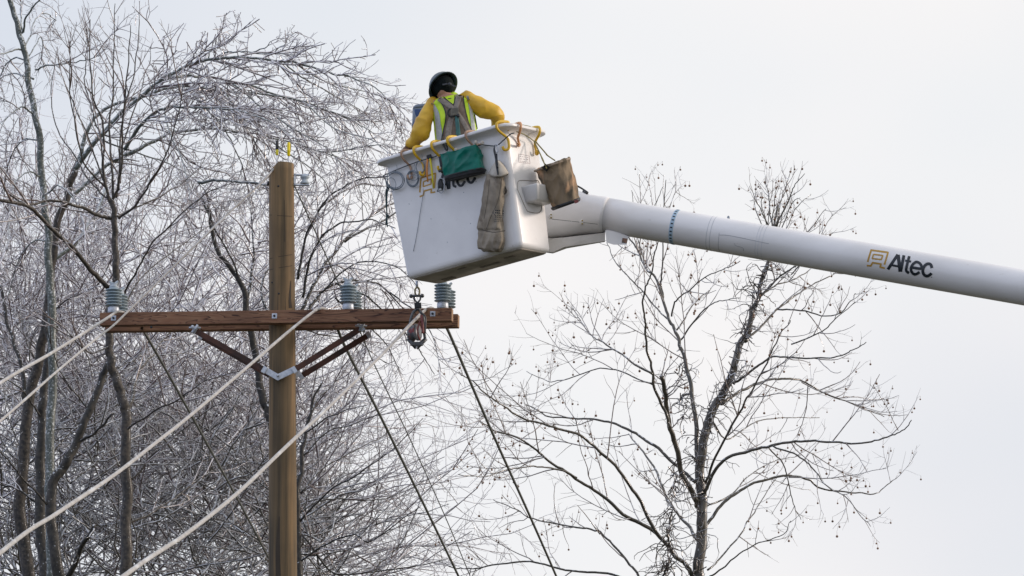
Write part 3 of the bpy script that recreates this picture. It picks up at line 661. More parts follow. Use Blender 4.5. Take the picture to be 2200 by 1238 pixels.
# sleeve folds
ssurf = on_mesh(sl)
for h in (hL, hR):
    mb = MB(); hand(mb, *h, f=1.28); mb.capsule(h[0]-nrm(h[1])*.04, h[0]+nrm(h[1])*.03, .048, .036); o = mb.build('glove', M['glove'], per); remesh(o, .005, 2)
vs = on_mesh([vest]); c7 = lambda l: [(860+a/7.283, 140+b/7.283) for a, b in l]
mb = MB(); panel(mb, c7([(585, 535), (650, 610), (705, 740), (705, 880), (675, 1010), (650, 1200)]), c7([(985, 478), (1000, 600), (1030, 750), (1070, 900), (1115, 1010), (1135, 1100)]), vs, .006, rows=30, cols=24, thick=.006)
pad = mb.build('harness_pad', M['pad'], per)
mb = MB(); panel(mb, c7([(672, 488), (720, 530), (780, 580), (828, 618)]), c7([(855, 458), (852, 520), (845, 580), (832, 620)]), vs, .016, rows=12); mb.build('vest_neck_panel', M['lime'], vest)
mb = MB()
for l in ([(585, 535), (650, 610), (705, 740), (705, 880), (675, 1010), (650, 1200)], [(985, 478), (1000, 600), (1030, 750), (1070, 900), (1115, 1010), (1130, 1080)]): stroke(mb, c7(l), 2.0, vs, .015)
stroke(mb, c7([(672, 488), (750, 560), (828, 620), (845, 580), (855, 462)]), 1.6, vs, .019, smooth_=False); stroke(mb, c7([(1120, 620), (1160, 750), (1205, 1000)]), 2.0, vs, .010)
stroke(mb, c7([(745, 524), (800, 518)]), 1.6, vs, .019)
mb.build('vest_piping', M['ink'], vest)
mb = MB(); panel(mb, c7([(480, 590), (530, 740), (545, 900), (565, 1120), (570, 1200)]), c7([(520, 590), (603, 740), (628, 900), (652, 1040), (645, 1200)]), vs, .006, cols=6); mb.build('reflective_tape', M['silver'], vest); mb = MB()
panel(mb, c7([(1032, 480), (1070, 640), (1095, 800), (1115, 1020)]), c7([(1065, 480), (1115, 640), (1150, 800), (1180, 1020)]), vs, .006, cols=6); mb.build('reflective_tape', M['silver'], vest)
mb = MB()
stroke(mb, c7([(600, 522), (720, 600), (850, 700)]), [11, 11, 10], vs, .018, thick=.005); stroke(mb, c7([(920, 462), (895, 580), (860, 700)]), [12, 11, 10], vs, .019, thick=.005)
stroke(mb, c7([(850, 720), (780, 900), (740, 1180)]), [10, 12, 13], vs, .017, thick=.004); stroke(mb, c7([(870, 720), (980, 880), (1080, 1060)]), [9, 10, 11], vs, .018, thick=.004)
har = mb.build('harness_strap', M['strap'], per)
mb = MB(); p = vs(*c7([(850, 735)])[0], .034); mb.box(p, (1, 0, .1), (0, 1, 0), (0, 0, 1), .036, .018, .034, .01); mb.build('strap_pad', mat('dark_webbing', (.10, .095, .08), .8, c2=(.17, .16, .13), scale=60), har)
mb = MB(); p = vs(*c7([(800, 745)])[0], .045); mb.tube([p+np.array([.03*math.cos(a), 0, .035*math.sin(a)]) for a in np.linspace(0, 2*math.pi, 17)[:-1]], .008, 8, closed=True)
mb.lathe(vs(*c7([(905, 790)])[0], .045), [(.014, -.02), (.014, .01)], (0, -1, 0), 10); mb.build('dorsal_ring', M['black'], har)
mb = MB(); stroke(mb, c7([(880, 800), (895, 930), (915, 1150)]), [8, 9, 10], vs, .032, thick=.006); mb.build('lanyard_webbing', M['teal'], har)
# hood, helmet
mb = MB(); mb.ellipsoid(Q(951.5, 182, -.0), (.093, .110, .098), np.eye(3)); mb.capsule(Q(945, 189, -.012), Q(958, 187, -.016), .074, .074)
bn = mb.build('knit_hood', M['knit'], per); remesh(bn, .006, 2)
HAx = nrm([-.40, .58, .62]); hb_ = hc+np.array([-.002, -.035, -.004])+HAx*.0
hu = nrm(np.cross([0, 0, 1.], HAx)); hv = np.cross(HAx, hu)
def hring(r, z, n=40, ov=1.12): a = np.arange(n)*2*math.pi/n; return hb_+HAx*z+hu*(r*np.cos(a))[:, None]+hv*(r*ov*np.sin(a))[:, None]
mb = MB(); prof = [(.132, -.010), (.135, -.006), (.131, -.002), (.112, .010), (.109, .03), (.103, .06), (.085, .088), (.055, .107), (.02, .116), (.002, .117)]
ins_ = [(.002, .112), (.05, .102), (.08, .083), (.098, .056), (.104, .028), (.108, .006), (.128, -.008)]
mb.rings([hring(r, z) for r, z in ins_]+[hring(r, z) for r, z in prof], cap0=True, cap1=True); hel = mb.build('hard_hat', M['helmet'], per)
mb = MB(); mb.tube([hb_+HAx*z+hv*(s*.05) for z, s in ((.108, -1.4), (.128, -.5), (.131, .5), (.112, 1.4))], .012, 8); mb.build('helmet_ridge', M['helmet'], hel)
mb = MB(); mb.rings([hring(.095, .0, ov=1.1), hring(.095, .03, ov=1.1), hring(.091, .03, ov=1.1), hring(.091, .0, ov=1.1), hring(.095, .0, ov=1.1)], cap0=False, cap1=False); mb.build('helmet_band', M['black'], hel)
mb = MB(); p = Q(966, 181, -.125); mb.lathe(p, [(.015, 0), (.015, .010), (.009, .014)], (.1, -1, -.2), 12); mb.box(p+np.array([.03, .004, -.012]), (1, 0, -.4), (0, 1, 0), (.4, 0, 1), .026, .006, .007, .002); mb.box(p+np.array([-.04, .006, -.0]), (1, 0, .2), (0, 1, 0), (-.2, 0, 1), .022, .005, .007, .002); mb.build('helmet_ratchet', mat('ratchet_grey', (.045, .05, .06), .5), hel)
# ------------------------------------------------------------ things on the bucket
def rim_hook(x, lab, m, plane='front', depth=.13, ring_r=.0, r=.008, grp='hooks hung over the bucket rim', x_y=None, curl=1):
    if plane == 'front': surf, u, v, n, o0 = front, fu, fv, fn, FTL; s = ((front(x, 300)-o0)@u)
    else: surf, u, v, n, o0 = right, ru, rv, rn_, RTF; s = ((right(x, 290)-o0)@u)
    P0 = o0+u*s
    prof = [(-.035, .02), (-.040, .06), (-.030, .088), (.0, .093), (.060, .090), (.092, .075), (.094, .04), (.070, .005), (.030, -.03), (.016, -.06), (.018, -.07-depth*.3), (.018, -.07-depth*.6), (.030, -.06-depth*.78), (.046, -.06-depth*.72), (.048, -.06-depth*.5)]
    P = smooth([P0+n*a+v*b+u*(.012*math.sin(i*.8)*curl) for i, (a, b) in enumerate(prof)], 4)
    mb = MB(); mb.tube(P, r, 8); o = mb.build('rim_hook', m); tag(o, lab, 'hook', grp); return o
rim_hook(872, 'tan hook on the bucket rim just below the worker\'s gloved left hand', M['hookT'], r=.010)
rim_hook(900, 'yellow hook on the rim beside the hanging orange and yellow pliers', M['hookY'], r=.0115)
rim_hook(940, 'yellow hook on the rim left of the green pouch, by the black strap', M['hookY'], r=.0115)
rim_hook(976, 'yellow hook on the rim above the left half of the green pouch', M['hookY'], r=.012, depth=.08)
rim_hook(1017, 'tan hook on the rim above the right half of the green pouch', M['hookT'], depth=.07, r=.010)
rim_hook(1089, 'yellow hook at the near right corner of the bucket rim', M['hookY'], r=.012, depth=.12, curl=2)
rim_hook(1105, 'orange ring-shaped hook just round the corner of the bucket rim', M['hookO'], 'right', r=.011, depth=.05, curl=3)
rim_hook(1142, 'yellow hook on the right rim carrying the canvas bucket rope', M['hookY'], 'right', r=.0115, depth=.11)
def single(mb, name, m, lab, cat, grp=None): return tag(mb.build(name, m), lab, cat, grp)
F_ = lambda x, y, o=.02: front(x, y, o)
mb = MB(); mb.tube(smooth([F_(823, 378, .012), F_(845, 368, .02), F_(875, 356, .03), F_(902, 346, .035), F_(928, 339, .03), F_(948, 332, .03), F_(958, 330, .02)], 8), .0045, 6); mb.tube(smooth([F_(1036, 311, .02), F_(1050, 313, .03), F_(1067, 313, .05), F_(1080, 303, .05), F_(1096, 289, .07), F_(1105, 286, .06)], 8), .005, 6)
mb.tube(smooth([F_(958, 330, .01), F_(1000, 322, .01), F_(1036, 311, .02)], 5), .0045, 6)
mb.tube(smooth([F_(823, 378, .012), BL(-WT/2-.012, -DT/2+.06, .33), BL(-WT/2-.02, .0, .30)]), .0045, 6)
single(mb, 'cord', M['dkrope'], 'thin dark cord strung along the upper front of the bucket', 'cord')
for i in range(3):
    pass
mb = MB()
for o_, (x1, y1) in ((0, (832, 488)), (.012, (836, 470)), (.024, (829, 482))):
    mb.tube(smooth([BL(-WT/2-.015, -DT/2+.03+o_, .36), W(829+o_*100, 420, 41.95), W(831, 455, 41.95), W(x1, y1, 41.94+o_)], 8), .006, 6)
single(mb, 'hanging_rope', mat('teal_rope', (.02, .05, .055), .8), 'dark teal rope hanging down past the left edge of the bucket', 'rope')
def coil(cx, cy, rx, ry, lab, turns=4, off=.03, inner=None, m='coil'):
    mb = MB(); k = 22*turns; P = []
    for i in range(k+1):
        a = i*2*math.pi/22; w = 1+.07*math.sin(a*.31+cx)
        w += .05*math.sin(i/22*2.2); P.append(front(cx+rx*w*math.cos(a), cy+ry*w*math.sin(a), off+.004*(i/22)+.003*math.sin(a*1.7)))
    mb.tube(P, .0040, 6)
    if inner:
        ix, iy, ir, jr = inner; mb.tube([front(ix+ir*math.cos(a), iy+jr*math.sin(a), off+.016) for a in np.linspace(0, 4*math.pi, 45)], .0028, 6)
    mb.tube(smooth([front(cx+rx*.3, cy-ry, off+.005), front(cx+4, cy-ry-10, off), front(cx+3, cy-ry-16, off)]), .0022, 5)
    single(mb, 'wire_coil', M[m], lab, 'wire coil', 'coils of tie wire on the bucket front')
coil(849, 388, 18.5, 18, 'largest wire coil with two loops, near the left edge of the bucket', 3, inner=(840, 397, 10.5, 15))
coil(887, 384, 12.5, 16.5, 'middle wire coil beside the gold emblem', 3, inner=(889, 382, 8, 6))
coil(903, 359, 9, 12.5, 'small upper wire loop under the yellow hook', 2)
mb = MB(); mb.tube(smooth([F_(909, 405, .02), F_(909, 418, .012), F_(903, 455, .008), F_(896, 500, .006), F_(888, 540, .006)], 6), .0022, 5)
single(mb, 'loose_wire', M['coil'], 'thin loose wire hanging down the bucket front below the emblem', 'wire')
# pliers
t = thing('pliers', F_(924, 338, .03), 'pliers hanging head up with one orange and one yellow handle', 'pliers')
mb = MB(); mb.box(F_(922, 337, .03), fu, fn, fv, .022, .010, .018, .006); mb.build('pliers_head', M['black'], t)
mb = MB(); mb.tube([F_(919, 340, .03), F_(917, 360, .032), F_(917.5, 375, .03), F_(919, 391, .03)], [.009, .0085, .0085, .007], 10); mb.build('handle', M['orange'], t)
mb = MB(); mb.tube([F_(924, 340, .03), F_(927, 360, .03), F_(929.5, 380, .028), F_(931, 406, .026)], [.009, .0095, .009, .006], 10); mb.build('handle', M['lemon'], t)
# black crimping tool with bright coil
t = thing('cutting_tool', F_(948, 400, .03), 'black tool hung left of the green pouch with pale wire looped round it', 'tool')
mb = MB(); mb.box(F_(948, 347, .04), fu, fn, fv, .015, .012, .045, .006); mb.tube([F_(949, 355, .04), F_(950, 372, .04)], .008, 8); mb.tube([F_(943, 368, .045), F_(956, 366, .045)], .011, 8); mb.ellipsoid(F_(947, 397, .04), (.026, .015, .055), np.array([fu, fn, fv])); mb.build('tool_body', M['black'], t)
mb = MB(); P = [front(947.5+(7.5+.6*math.sin(a*.4))*math.cos(a), 399+(16)*math.sin(a), .052+.003*math.sin(a*.9)) for a in np.linspace(0, 6*math.pi, 70)]; mb.tube(P, .0035, 6); mb.build('wire_loop', mat('bright_wire', (.42, .44, .47), .35, .3), t)
mb = MB(); mb.lathe(F_(947, 408, .05), [(.012, 0), (.012, .012)], fn, 12); mb.build('end_cap', M['silver'], t)
# black strap over the rim
mb = MB(); P = smooth([Q(951, 290, -.13), F_(949, 302, .01), F_(951, 308, .056), F_(958, 322, .066), F_(961, 320, .066), F_(957, 306, .064), F_(953, 300, .04)], 6)
mb.tube(P, .008, 8); single(mb, 'black_strap', M['black'], 'black strap loop hanging over the bucket rim below the harness', 'strap')
# green pouch
t = thing('tool_pouch', F_(1008, 375, .06), 'dark green vinyl pouch hanging on the bucket front below the rim', 'pouch')
def pouch(tl, tr, br2, bl2, d0, d1, rows=10, n=28):
    R = []
    for i in range(rows+1):
        f = i/rows; a = np.array(tl)*(1-f)+np.array(bl2)*f; b = np.array(tr)*(1-f)+np.array(br2)*f
        dep = d0*(1-f)+d1*f; A, B = front(*a, .008), front(*b, .008); c = (A+B)/2; u = (B-A)/2; hw = np.linalg.norm(u); u = nrm(u)
        an = np.arange(n)*2*math.pi/n; sg = lambda x: np.sign(x)*abs(x)**.5
        bul = 1+.03*np.sin(an*2+f*5)+.02*np.sin(an*5-f*7)
        R.append(c+fn*dep/2+u*(hw*sg(np.cos(an))*bul)[:, None]+fn*(dep/2*sg(np.sin(an))*bul)[:, None])
    return R
R = pouch((957, 334), (1033, 312), (1048, 364), (967, 384), .10, .125)
mb = MB(); mb.rings(R); o = mb.build('pouch_body', M['green'], t); remesh(o, .006, 2); wrinkle(o, .014, (9, 9, 11), seed=4)
R2 = pouch((966.5, 381), (1048.5, 362), (1048, 372), (968, 391), .128, .115, rows=4); mb = MB(); mb.rings(R2); mb.build('pouch_base', M['black'], t)
mb = MB(); mb.tube(smooth([F_(951, 333, .06), F_(975, 327, .075), F_(990, 321, .08), F_(1010, 315, .075), F_(1034, 309, .07)], 5), .008, 8); mb.build('carry_bar', M['hookT'], t)
for x, y in ((980, 322), (1022, 306), (1036, 307)): mb = MB(); mb.ellipsoid(F_(x, y, .075), (.016, .014, .018)); mb.build('bar_knot', M['flap'], t)
# tan canvas bag
t = thing('canvas_bag', F_(1062, 540, .05), 'long tan canvas bag hanging at the front corner of the bucket', 'bag')
rows = [(377, 1052, 1086, .07), (395, 1050, 1089, .09), (425, 1046, 1087, .10), (460, 1040, 1084.5, .10), (492, 1034.5, 1086, .10), (497, 1036.5, 1086, .085), (503, 1035, 1087, .10), (520, 1035, 1090, .11), (535, 1037, 1087, .10), (541, 1047, 1078, .07)]
R = []
for y, x0, x1, dep in rows:
    A, B = front(x0, y, .02), front(x1, y, .02); c = (A+B)/2; u = (B-A)/2; n = 26; an = np.arange(n)*2*math.pi/n; sg = lambda x: np.sign(x)*abs(x)**.6
    bul = 1+.05*np.sin(an*3+y*.07)+.04*np.sin(an*6-y*.11)
    R.append(c+fn*(dep/2)+u*(sg(np.cos(an)))[:, None]+fn*(dep/2*sg(np.sin(an))*bul)[:, None])
mb = MB(); mb.rings(R); bb = mb.build('bag_body', M['canvas'], t); remesh(bb, .006, 2); wrinkle(bb, .016, (16, 16, 7), seed=2); bsf = on_mesh([bb])
mb = MB(); G = [[F_(1066, 344, .06), F_(1068, 344, .065), F_(1070, 345, .06), F_(1072, 346, .05)], [F_(1056, 358, .07), F_(1064, 358, .11), F_(1074, 358, .11), F_(1081, 358, .06)], [F_(1049, 372, .08), F_(1060, 377, .13), F_(1076, 378, .13), F_(1089, 371, .07)], [F_(1050, 377, .08), F_(1061, 380, .125), F_(1076, 380, .12), F_(1087, 376, .07)]]
G2 = [[p-fn*.03 for p in r] for r in G]
mb.rings([a+b[::-1] for a, b in zip(G, G2)]); mb.build('bag_flap', M['flap'], t)
mb = MB(); stroke(mb, [(1066, 330), (1067, 350), (1070, 376)], [5, 6, 3], front, .135); mb.tube(smooth([F_(1065, 312, .05), F_(1062, 322, .07), F_(1065, 338, .1), F_(1069, 360, .14)]), .009, 8); mb.build('bag_strap', M['black'], t)
mb = MB(); mb.tube([F_(1067.5+3*math.cos(a), 319+9*math.sin(a), .07) for a in np.linspace(0, 2*math.pi, 17)[:-1]], .0045, 8, closed=True); mb.build('snap_hook', M['galv'], t)
mb = MB()
for i, y in enumerate((452, 457, 464, 468, 472, 476)):
    for j in range(5): stroke(mb, [(1064+j*4-i*.4+(i > 1)*.5, y+j*.4-(j*.8 if i > 1 else 0)), (1066.6+j*4-i*.4, y+.5+j*.4-(j*.8 if i > 1 else 0))], 2.6 if i < 2 else 1.5, bsf, .002, smooth_=False)
stroke(mb, [(1058, 455), (1066, 466)], 1, bsf, .002); mb.build('bag_print', M['ink'], bb)
mb = MB(); stroke(mb, [(1079, 380), (1070, 430), (1055, 465), (1045, 492)], 1, bsf, .002); stroke(mb, [(1052, 385), (1047, 430), (1040, 470)], .8, bsf, .002); stroke(mb, [(1035, 494), (1060, 499), (1085, 496)], 1.8, bsf, .002); stroke(mb, [(1085, 400), (1087, 412), (1084, 418)], [1, 6, 3], bsf, .003)
mb.build('bag_seam', mat('bag_seam', (.09, .075, .06), .9), bb)
# brown canvas bucket
t = thing('canvas_bucket', W(1216, 438, 41.65), 'brown canvas bucket hanging tilted from a yellow hook on the right rim', 'canvas bucket')
ca, cb_ = W(1186, 353, 41.45), W(1216, 437, 41.52); ax = nrm(cb_-ca); hl = np.linalg.norm(cb_-ca); e1 = nrm(W(1223, 336, 41.45)-W(1149, 369, 41.45)); e1 = nrm(e1-ax*(e1@ax)); e2 = np.cross(ax, e1)
def cring(z, r, n=40, seed=0): a = np.arange(n)*2*math.pi/n; rr = r*(1+.035*np.sin(a*5+z*9)*min(z*8, 1)+.02*np.sin(a*9-z*22)*min(z*8, 1)); return ca+ax*z+e1*(rr*np.cos(a))[:, None]+e2*(rr*np.sin(a))[:, None]
mb = MB(); mb.rings([cring(.30, .10), cring(.02, .145), cring(-.004, .153), cring(-.010, .158), cring(.0, .163), cring(.014, .160), cring(.02, .154)]+[cring(z, .150-.022*z/.33) for z in np.linspace(.04, hl-.012, 12)]+[cring(hl, .126)]); cbo = mb.build('bucket_body', M['canvas2'], t); remesh(cbo, .006, 1); wrinkle(cbo, .014, (13, 13, 5), seed=9)
mb = MB(); mb.tube(np.array(cring(.006, .158)), .010, 8, closed=True); mb.build('rim_hoop', mat('hoop_canvas', (.40, .32, .24), .9), t)
mb = MB(); mb.rings([cring(hl-.008, .133), cring(hl+.010, .131), cring(hl+.022, .12)]); mb.build('rubber_base', M['black'], t)
mb = MB(); mb.box(W(1238, 433, 41.35), e1, e2, ax, .016, .01, .014, .003); mb.build('red_tag', M['red'], t)
csf = on_mesh([cbo]); mb = MB(); stroke(mb, [(1168, 356), (1178, 365)], 12, csf, .022, smooth_=False, thick=.003); mb.build('handle_patch', M['black'], t)
hk = right(1147, 303, .06)
mb = MB(); mb.tube(smooth([hk, W(1160, 330, 41.4), W(1168, 348, 41.3), W(1174, 362, 41.27)], 6), [.006]*9+[.0075]*3+[.006]*7, 8); mb.tube(smooth([hk+np.array([.01, 0, 0]), W(1172, 329, 41.5), W(1176, 334, 41.5), W(1192, 345, 41.42)], 6), [.006]*8+[.008]*3+[.006]*8, 8); mb.build('rope_handle', M['yrope'], t)
mb = MB(); mb.tube(smooth([right(1110, 283, .06), right(1128, 290, .07), right(1147, 303, .06)]), .0045, 6); mb.tube(smooth([right(1103, 266, .03), right(1125, 269, .035), right(1140, 272, .03)]), .0035, 6); single(mb, 'cord', M['yrope'], 'short cord between the two hooks on the right rim', 'cord')
# blue-grey container beyond the worker
t = thing('equipment_box', Q(902, 380, .2), 'weathered blue and grey box showing behind the worker\'s left arm', 'box')
def jring(x, y, hw, hd, k=.4, n=24): a = np.arange(n)*2*math.pi/n; c = Q(x, y, .24); return c+np.array([1, 0, .12])*(hw*px*np.sign(np.cos(a))*abs(np.cos(a))**k)[:, None]+np.array([0, 1., 0])*(hd*px*np.sign(np.sin(a))*abs(np.sin(a))**k)[:, None]
mb = MB(); mb.rings([jring(899, 420, 4, 4), jring(899, 300, 4, 4), jring(900, 284, 8, 6), jring(903, 279, 17, 13), jring(903, 268, 18.5, 14), jring(904.5, 234, 18.5, 14)]); jb = mb.build('box_shell', M['greyp'], t)
mb = MB(); mb.rings([jring(904.5, 234.3, 18.8, 14.2), jring(905, 229, 17.5, 13), jring(905.5, 225.5, 14, 10)]); mb.build('box_lid', mat('box_lid', (.17, .21, .28), .4), t)
js = on_mesh([jb]); mb = MB(); panel(mb, [(890, 235), (892, 245), (895, 251)], [(912, 235), (911, 244), (908, 247)], js, .003, rows=6, cols=5); panel(mb, [(889, 262), (885, 268), (884.5, 276)], [(895, 256), (897, 264), (890, 274)], js, .003, rows=6, cols=5); mb.build('blue_marking', M['blue'], t)
# pulley under the bucket
t = thing('pulley_block', W(895, 747, 42.3), 'dark steel pulley block with red sheave hanging under the bucket, cable through it', 'pulley')
PY = 42.3
def p5(a, b, dy=0): return W(860+a/7.736, 600+b/7.736, PY+dy)
mb = MB(); mb.tube([p5(275, 30), p5(278, 130)], [.013, .011], 10); mb.build('swivel', M['galv'], t)
mb = MB(); mb.tube([p5(282+38*math.cos(a), 205+70*math.sin(a)) for a in np.linspace(0, 2*math.pi, 20)[:-1]], .008, 8, closed=True); mb.build('hook_eye', mat('brass_eye', (.30, .25, .13), .4, .5), t)
mb = MB(); mb.tube([p5(170, 280), p5(375, 275)], .011, 10); mb.ellipsoid(p5(180, 282), .018); mb.ellipsoid(p5(365, 276), .018)
mb.tube(smooth([p5(228, 285), p5(238, 340), p5(285, 385), p5(330, 340), p5(335, 280)], 5), .008, 8); mb.build('shackle', M['steel'], t)
mb = MB(); mb.box(p5(292, 440), (1, 0, .1), (0, 1, 0), (-.1, 0, 1), .030, .024, .022, .006); mb.tube([p5(288, 385), p5(292, 430)], .012, 8); mb.build('swivel_head', M['black'], t)
mb = MB()
fr_ = smooth([p5(290, 490), p5(215, 560), p5(170, 690), p5(155, 850), p5(135, 980)], 6); mb.tube(fr_, [.022]+[.013]*(len(fr_)-1), 8)
fr_ = smooth([p5(300, 490), p5(365, 590), p5(395, 720), p5(398, 880), p5(410, 980)], 6); mb.tube(fr_, [.022]+[.013]*(len(fr_)-1), 8)
mb.tube(smooth([p5(330, 540, -.04), p5(420, 640, -.05), p5(412, 900, -.04)], 5), .007, 8)
for a, b in (((125, 985), (270, 1140)), ((430, 985), (270, 1140))): mb.tube([p5(*a), p5(*b)], [.018, .020], 8)
mb.box(p5(272, 1075), (1, 0, 0), (0, 1, 0), (0, 0, 1), .055, .02, .016, .005)
mb.build('frame', M['steel'], t)
for a, b in ((125, 985), (425, 985), (270, 1135)):
    mb = MB(); mb.lathe(p5(a, b, -.022), [(.006, -.004), (.006, .006)], (0, -1, 0), 10); mb.build('bolt_head', M['galv'], t)
sx_ = nrm([.85, -.5, .05]); mb = MB(); mb.lathe(p5(238, 890)-sx_*.032, [(.073, 0), (.075, .008), (.060, .020), (.054, .032), (.060, .044), (.075, .056), (.073, .064)], sx_, 32); mb.build('sheave', mat('worn_sheave', (.17, .18, .20), .45, .4, c2=(.22, .06, .06), lo=.5, hi=.6, scale=14), t)
mb = MB(); mb.tube(smooth([p5(325, 700, -.05), p5(290, 830, -.06), p5(300, 940, -.05), p5(335, 1020, -.04)], 5), .007, 8); mb.tube(smooth([p5(350, 600, -.04), p5(372, 760, -.05), p5(375, 900, -.05)], 5), .012, 8); mb.build('cheek_edge', M['red'], t)
# line stub: the swivel is bolted to the bucket floor
# ------------------------------------------------------------ trees
def fast_tubes(name, lst, m, parent, org):
    VV, FF, n0 = [], [], 0
    for P, R_, S_ in lst:                 # P (N,K,3) R (N,K)
        Nn, K = P.shape[:2]; T = np.gradient(P, axis=1); T /= np.linalg.norm(T, axis=2, keepdims=True)+1e-9
        a = np.zeros_like(T); a[..., 0] = .35; a[..., 1] = 1; a[..., 2] = .2
        u = np.cross(T, a); u /= np.linalg.norm(u, axis=2, keepdims=True)+1e-9; v = np.cross(T, u)
        an = np.arange(S_)*2*math.pi/S_
        V = P[:, :, None]+R_[:, :, None, None]*(np.cos(an)[None, None, :, None]*u[:, :, None]+np.sin(an)[None, None, :, None]*v[:, :, None])
        idx = (np.arange(Nn)[:, None, None]*K+np.arange(K-1)[None, :, None])*S_; j = np.arange(S_)[None, None]; j2 = (j+1) % S_
        F = np.stack([idx+j, idx+j2, idx+S_+j2, idx+S_+j], -1).reshape(-1, 4)+n0
        VV.append(V.reshape(-1, 3)); FF.append(F); n0 += Nn*K*S_
    V = np.concatenate(VV)-np.asarray(org); F = np.concatenate(FF)
    me = bpy.data.meshes.new(name); me.vertices.add(len(V)); me.vertices.foreach_set('co', V.astype(np.float32).ravel())
    me.loops.add(F.size); me.loops.foreach_set('vertex_index', F.astype(np.int32).ravel())
    me.polygons.add(len(F)); me.polygons.foreach_set('loop_start', np.arange(0, F.size, 4, dtype=np.int32)); me.polygons.foreach_set('loop_total', np.full(len(F), 4, np.int32))
    me.polygons.foreach_set('use_smooth', np.ones(len(F), bool)); me.update(calc_edges=True)
    me.materials.append(m); o = bpy.data.objects.new(name, me); COL.objects.link(o); o.parent = parent
    return o, len(F)
def spawn(P, R_, dens, t0, lfun, ang, trop, wig, K, rf, r, r1f=.45, bias=None, t1=1.0, upturn=0, tp=.75, cap=None):
    # children along every parent: P (N,K,3)
    seg = np.linalg.norm(np.diff(P, axis=1), axis=2); Lp = seg.sum(1); n = r.poisson(np.maximum(dens*Lp*(t1-t0), .0))
    i = np.repeat(np.arange(len(P)), n); m = len(i)
    if m == 0: return np.zeros((0, K, 3)), np.zeros((0, K))
    t = t0+(t1-t0)*r.random(m)**tp; Kp = P.shape[1]; x = t*(Kp-1); a = np.minimum(x.astype(int), Kp-2); f = (x-a)[:, None]
    p = P[i, a]*(1-f)+P[i, a+1]*f; T = P[i, a+1]-P[i, a]; T /= np.linalg.norm(T, axis=1, keepdims=True)+1e-9
    rp0 = R_[i, a]*(1-f[:, 0])+R_[i, a+1]*f[:, 0]
    B = r.normal(size=(m, 3)); B -= T*(B*T).sum(1, keepdims=True); B /= np.linalg.norm(B, axis=1, keepdims=True)
    if bias is not None:
        B = B+np.asarray(bias); B -= T*(B*T).sum(1, keepdims=True); B /= np.linalg.norm(B, axis=1, keepdims=True)
    an = np.radians(ang[0]+(ang[1]-ang[0])*r.random(m))[:, None]; d = np.cos(an)*T+np.sin(an)*B
    Ln = lfun(Lp[i], t, m, r); out = np.zeros((m, K, 3)); out[:, 0] = p; step = (Ln/(K-1))[:, None]
    for k in range(1, K):
        d = d+wig*r.normal(size=(m, 3)); d[:, 2] += trop+upturn*(k/K)
        if cap is not None: d[:, 2] = np.minimum(d[:, 2], T[:, 2]*.6+cap)     # ice weighs the branch down
        d /= np.linalg.norm(d, axis=1, keepdims=True); out[:, k] = out[:, k-1]+d*step
    r0 = np.clip(rp0*.75, rf*.6, rf*1.3)
    return out, r0[:, None]*np.linspace(1, r1f, K)[None]
def make_tree(name, label, d, trunk, limbs, bark, twig, cfg, seed, spread=1.0, cat='tree', group=None, balls=0, tbark=None, wscale=1.0):
    r = np.random.default_rng(seed); ppm = FPX/d
    def pline(pts, off0, off1, wig=.02):
        P = smooth([(x, y) for x, y in pts], 6); t = np.linspace(0, 1, len(P)); dd = d+off0+(off1-off0)*t**1.3
        Q_ = np.array([W(x, y, q) for (x, y), q in zip(P, dd)]); wv = r.normal(size=(len(P), 3))*wig; wv = (wv+np.roll(wv, 1, 0)+np.roll(wv, -1, 0))/2.; wv[0] = 0
        return Q_+wv
    tp_, tw0, tw1 = trunk; TP = pline(tp_, 0, 0, .012)
    foot = TP[0].copy(); foot[2] = -.15; low = TP[0]*.5+foot*.5; low[0] += .05
    TT = np.vstack([[foot], [low], TP]); w = np.r_[tw0*1.35, tw0*1.15, np.linspace(tw0, tw1, len(TP))]/2/ppm
    w[2:] *= 1+.10*r.normal(size=len(TP)).cumsum()/np.sqrt(np.arange(1, len(TP)+1))*.3
    root = thing(name, foot, label, cat, group)
    mb = MB(); mb.tube(TT, w, 14); mb.build('trunk', tbark or bark, root)
    LP, LR = [], []
    for k, (pts, w0, w1, off) in enumerate(limbs):
        off0 = 0
        if isinstance(off, tuple): off0, off = off
        P = pline(pts, off0, off*spread, .009); rr = np.linspace(w0, w1, len(P))/2/ppm; mb = MB(); mb.tube(P, rr, 9); mb.build('limb', bark, root)
        LP.append(resample(P, 14)); LR.append(np.interp(np.linspace(0, 1, 14), np.linspace(0, 1, len(P)), rr))
    LP = np.array(LP); LR = np.array(LR); P, R_ = LP, LR; lst = []; per = []
    src = [(LP, LR)]
    for c in cfg:
        Ps = np.concatenate([resample_all(s[0], 10) for s in src[-c.get('from', 1):]]); Rs = np.concatenate([resamp_r(s[1], 10) for s in src[-c.get('from', 1):]])
        A, B = spawn(Ps, Rs, c['dens'], c.get('t0', .1), c['len'], c['ang'], c.get('trop', 0), c.get('wig', .1), c.get('K', 6), c['r'], r, bias=c.get('bias'), upturn=c.get('up', 0), r1f=c.get('r1f', .45), tp=c.get('tp', .75), cap=c.get('cap'))
        src.append((A, B)); lst.append((A, B*wscale, c.get('S', 3)))
    _, nf = fast_tubes('crown', lst, twig, root, foot)
    print(name, 'faces', nf, [len(s[0]) for s in src])
    return root, src, r
def resample_all(P, K):
    n = P.shape[1]; x = np.linspace(0, n-1, K); a = np.minimum(x.astype(int), n-2); f = (x-a)[None, :, None]; return P[:, a]*(1-f)+P[:, a+1]*f
def resamp_r(R_, K):
    n = R_.shape[1]; x = np.linspace(0, n-1, K); a = np.minimum(x.astype(int), n-2); f = (x-a)[None]; return R_[:, a]*(1-f)+R_[:, a+1]*f
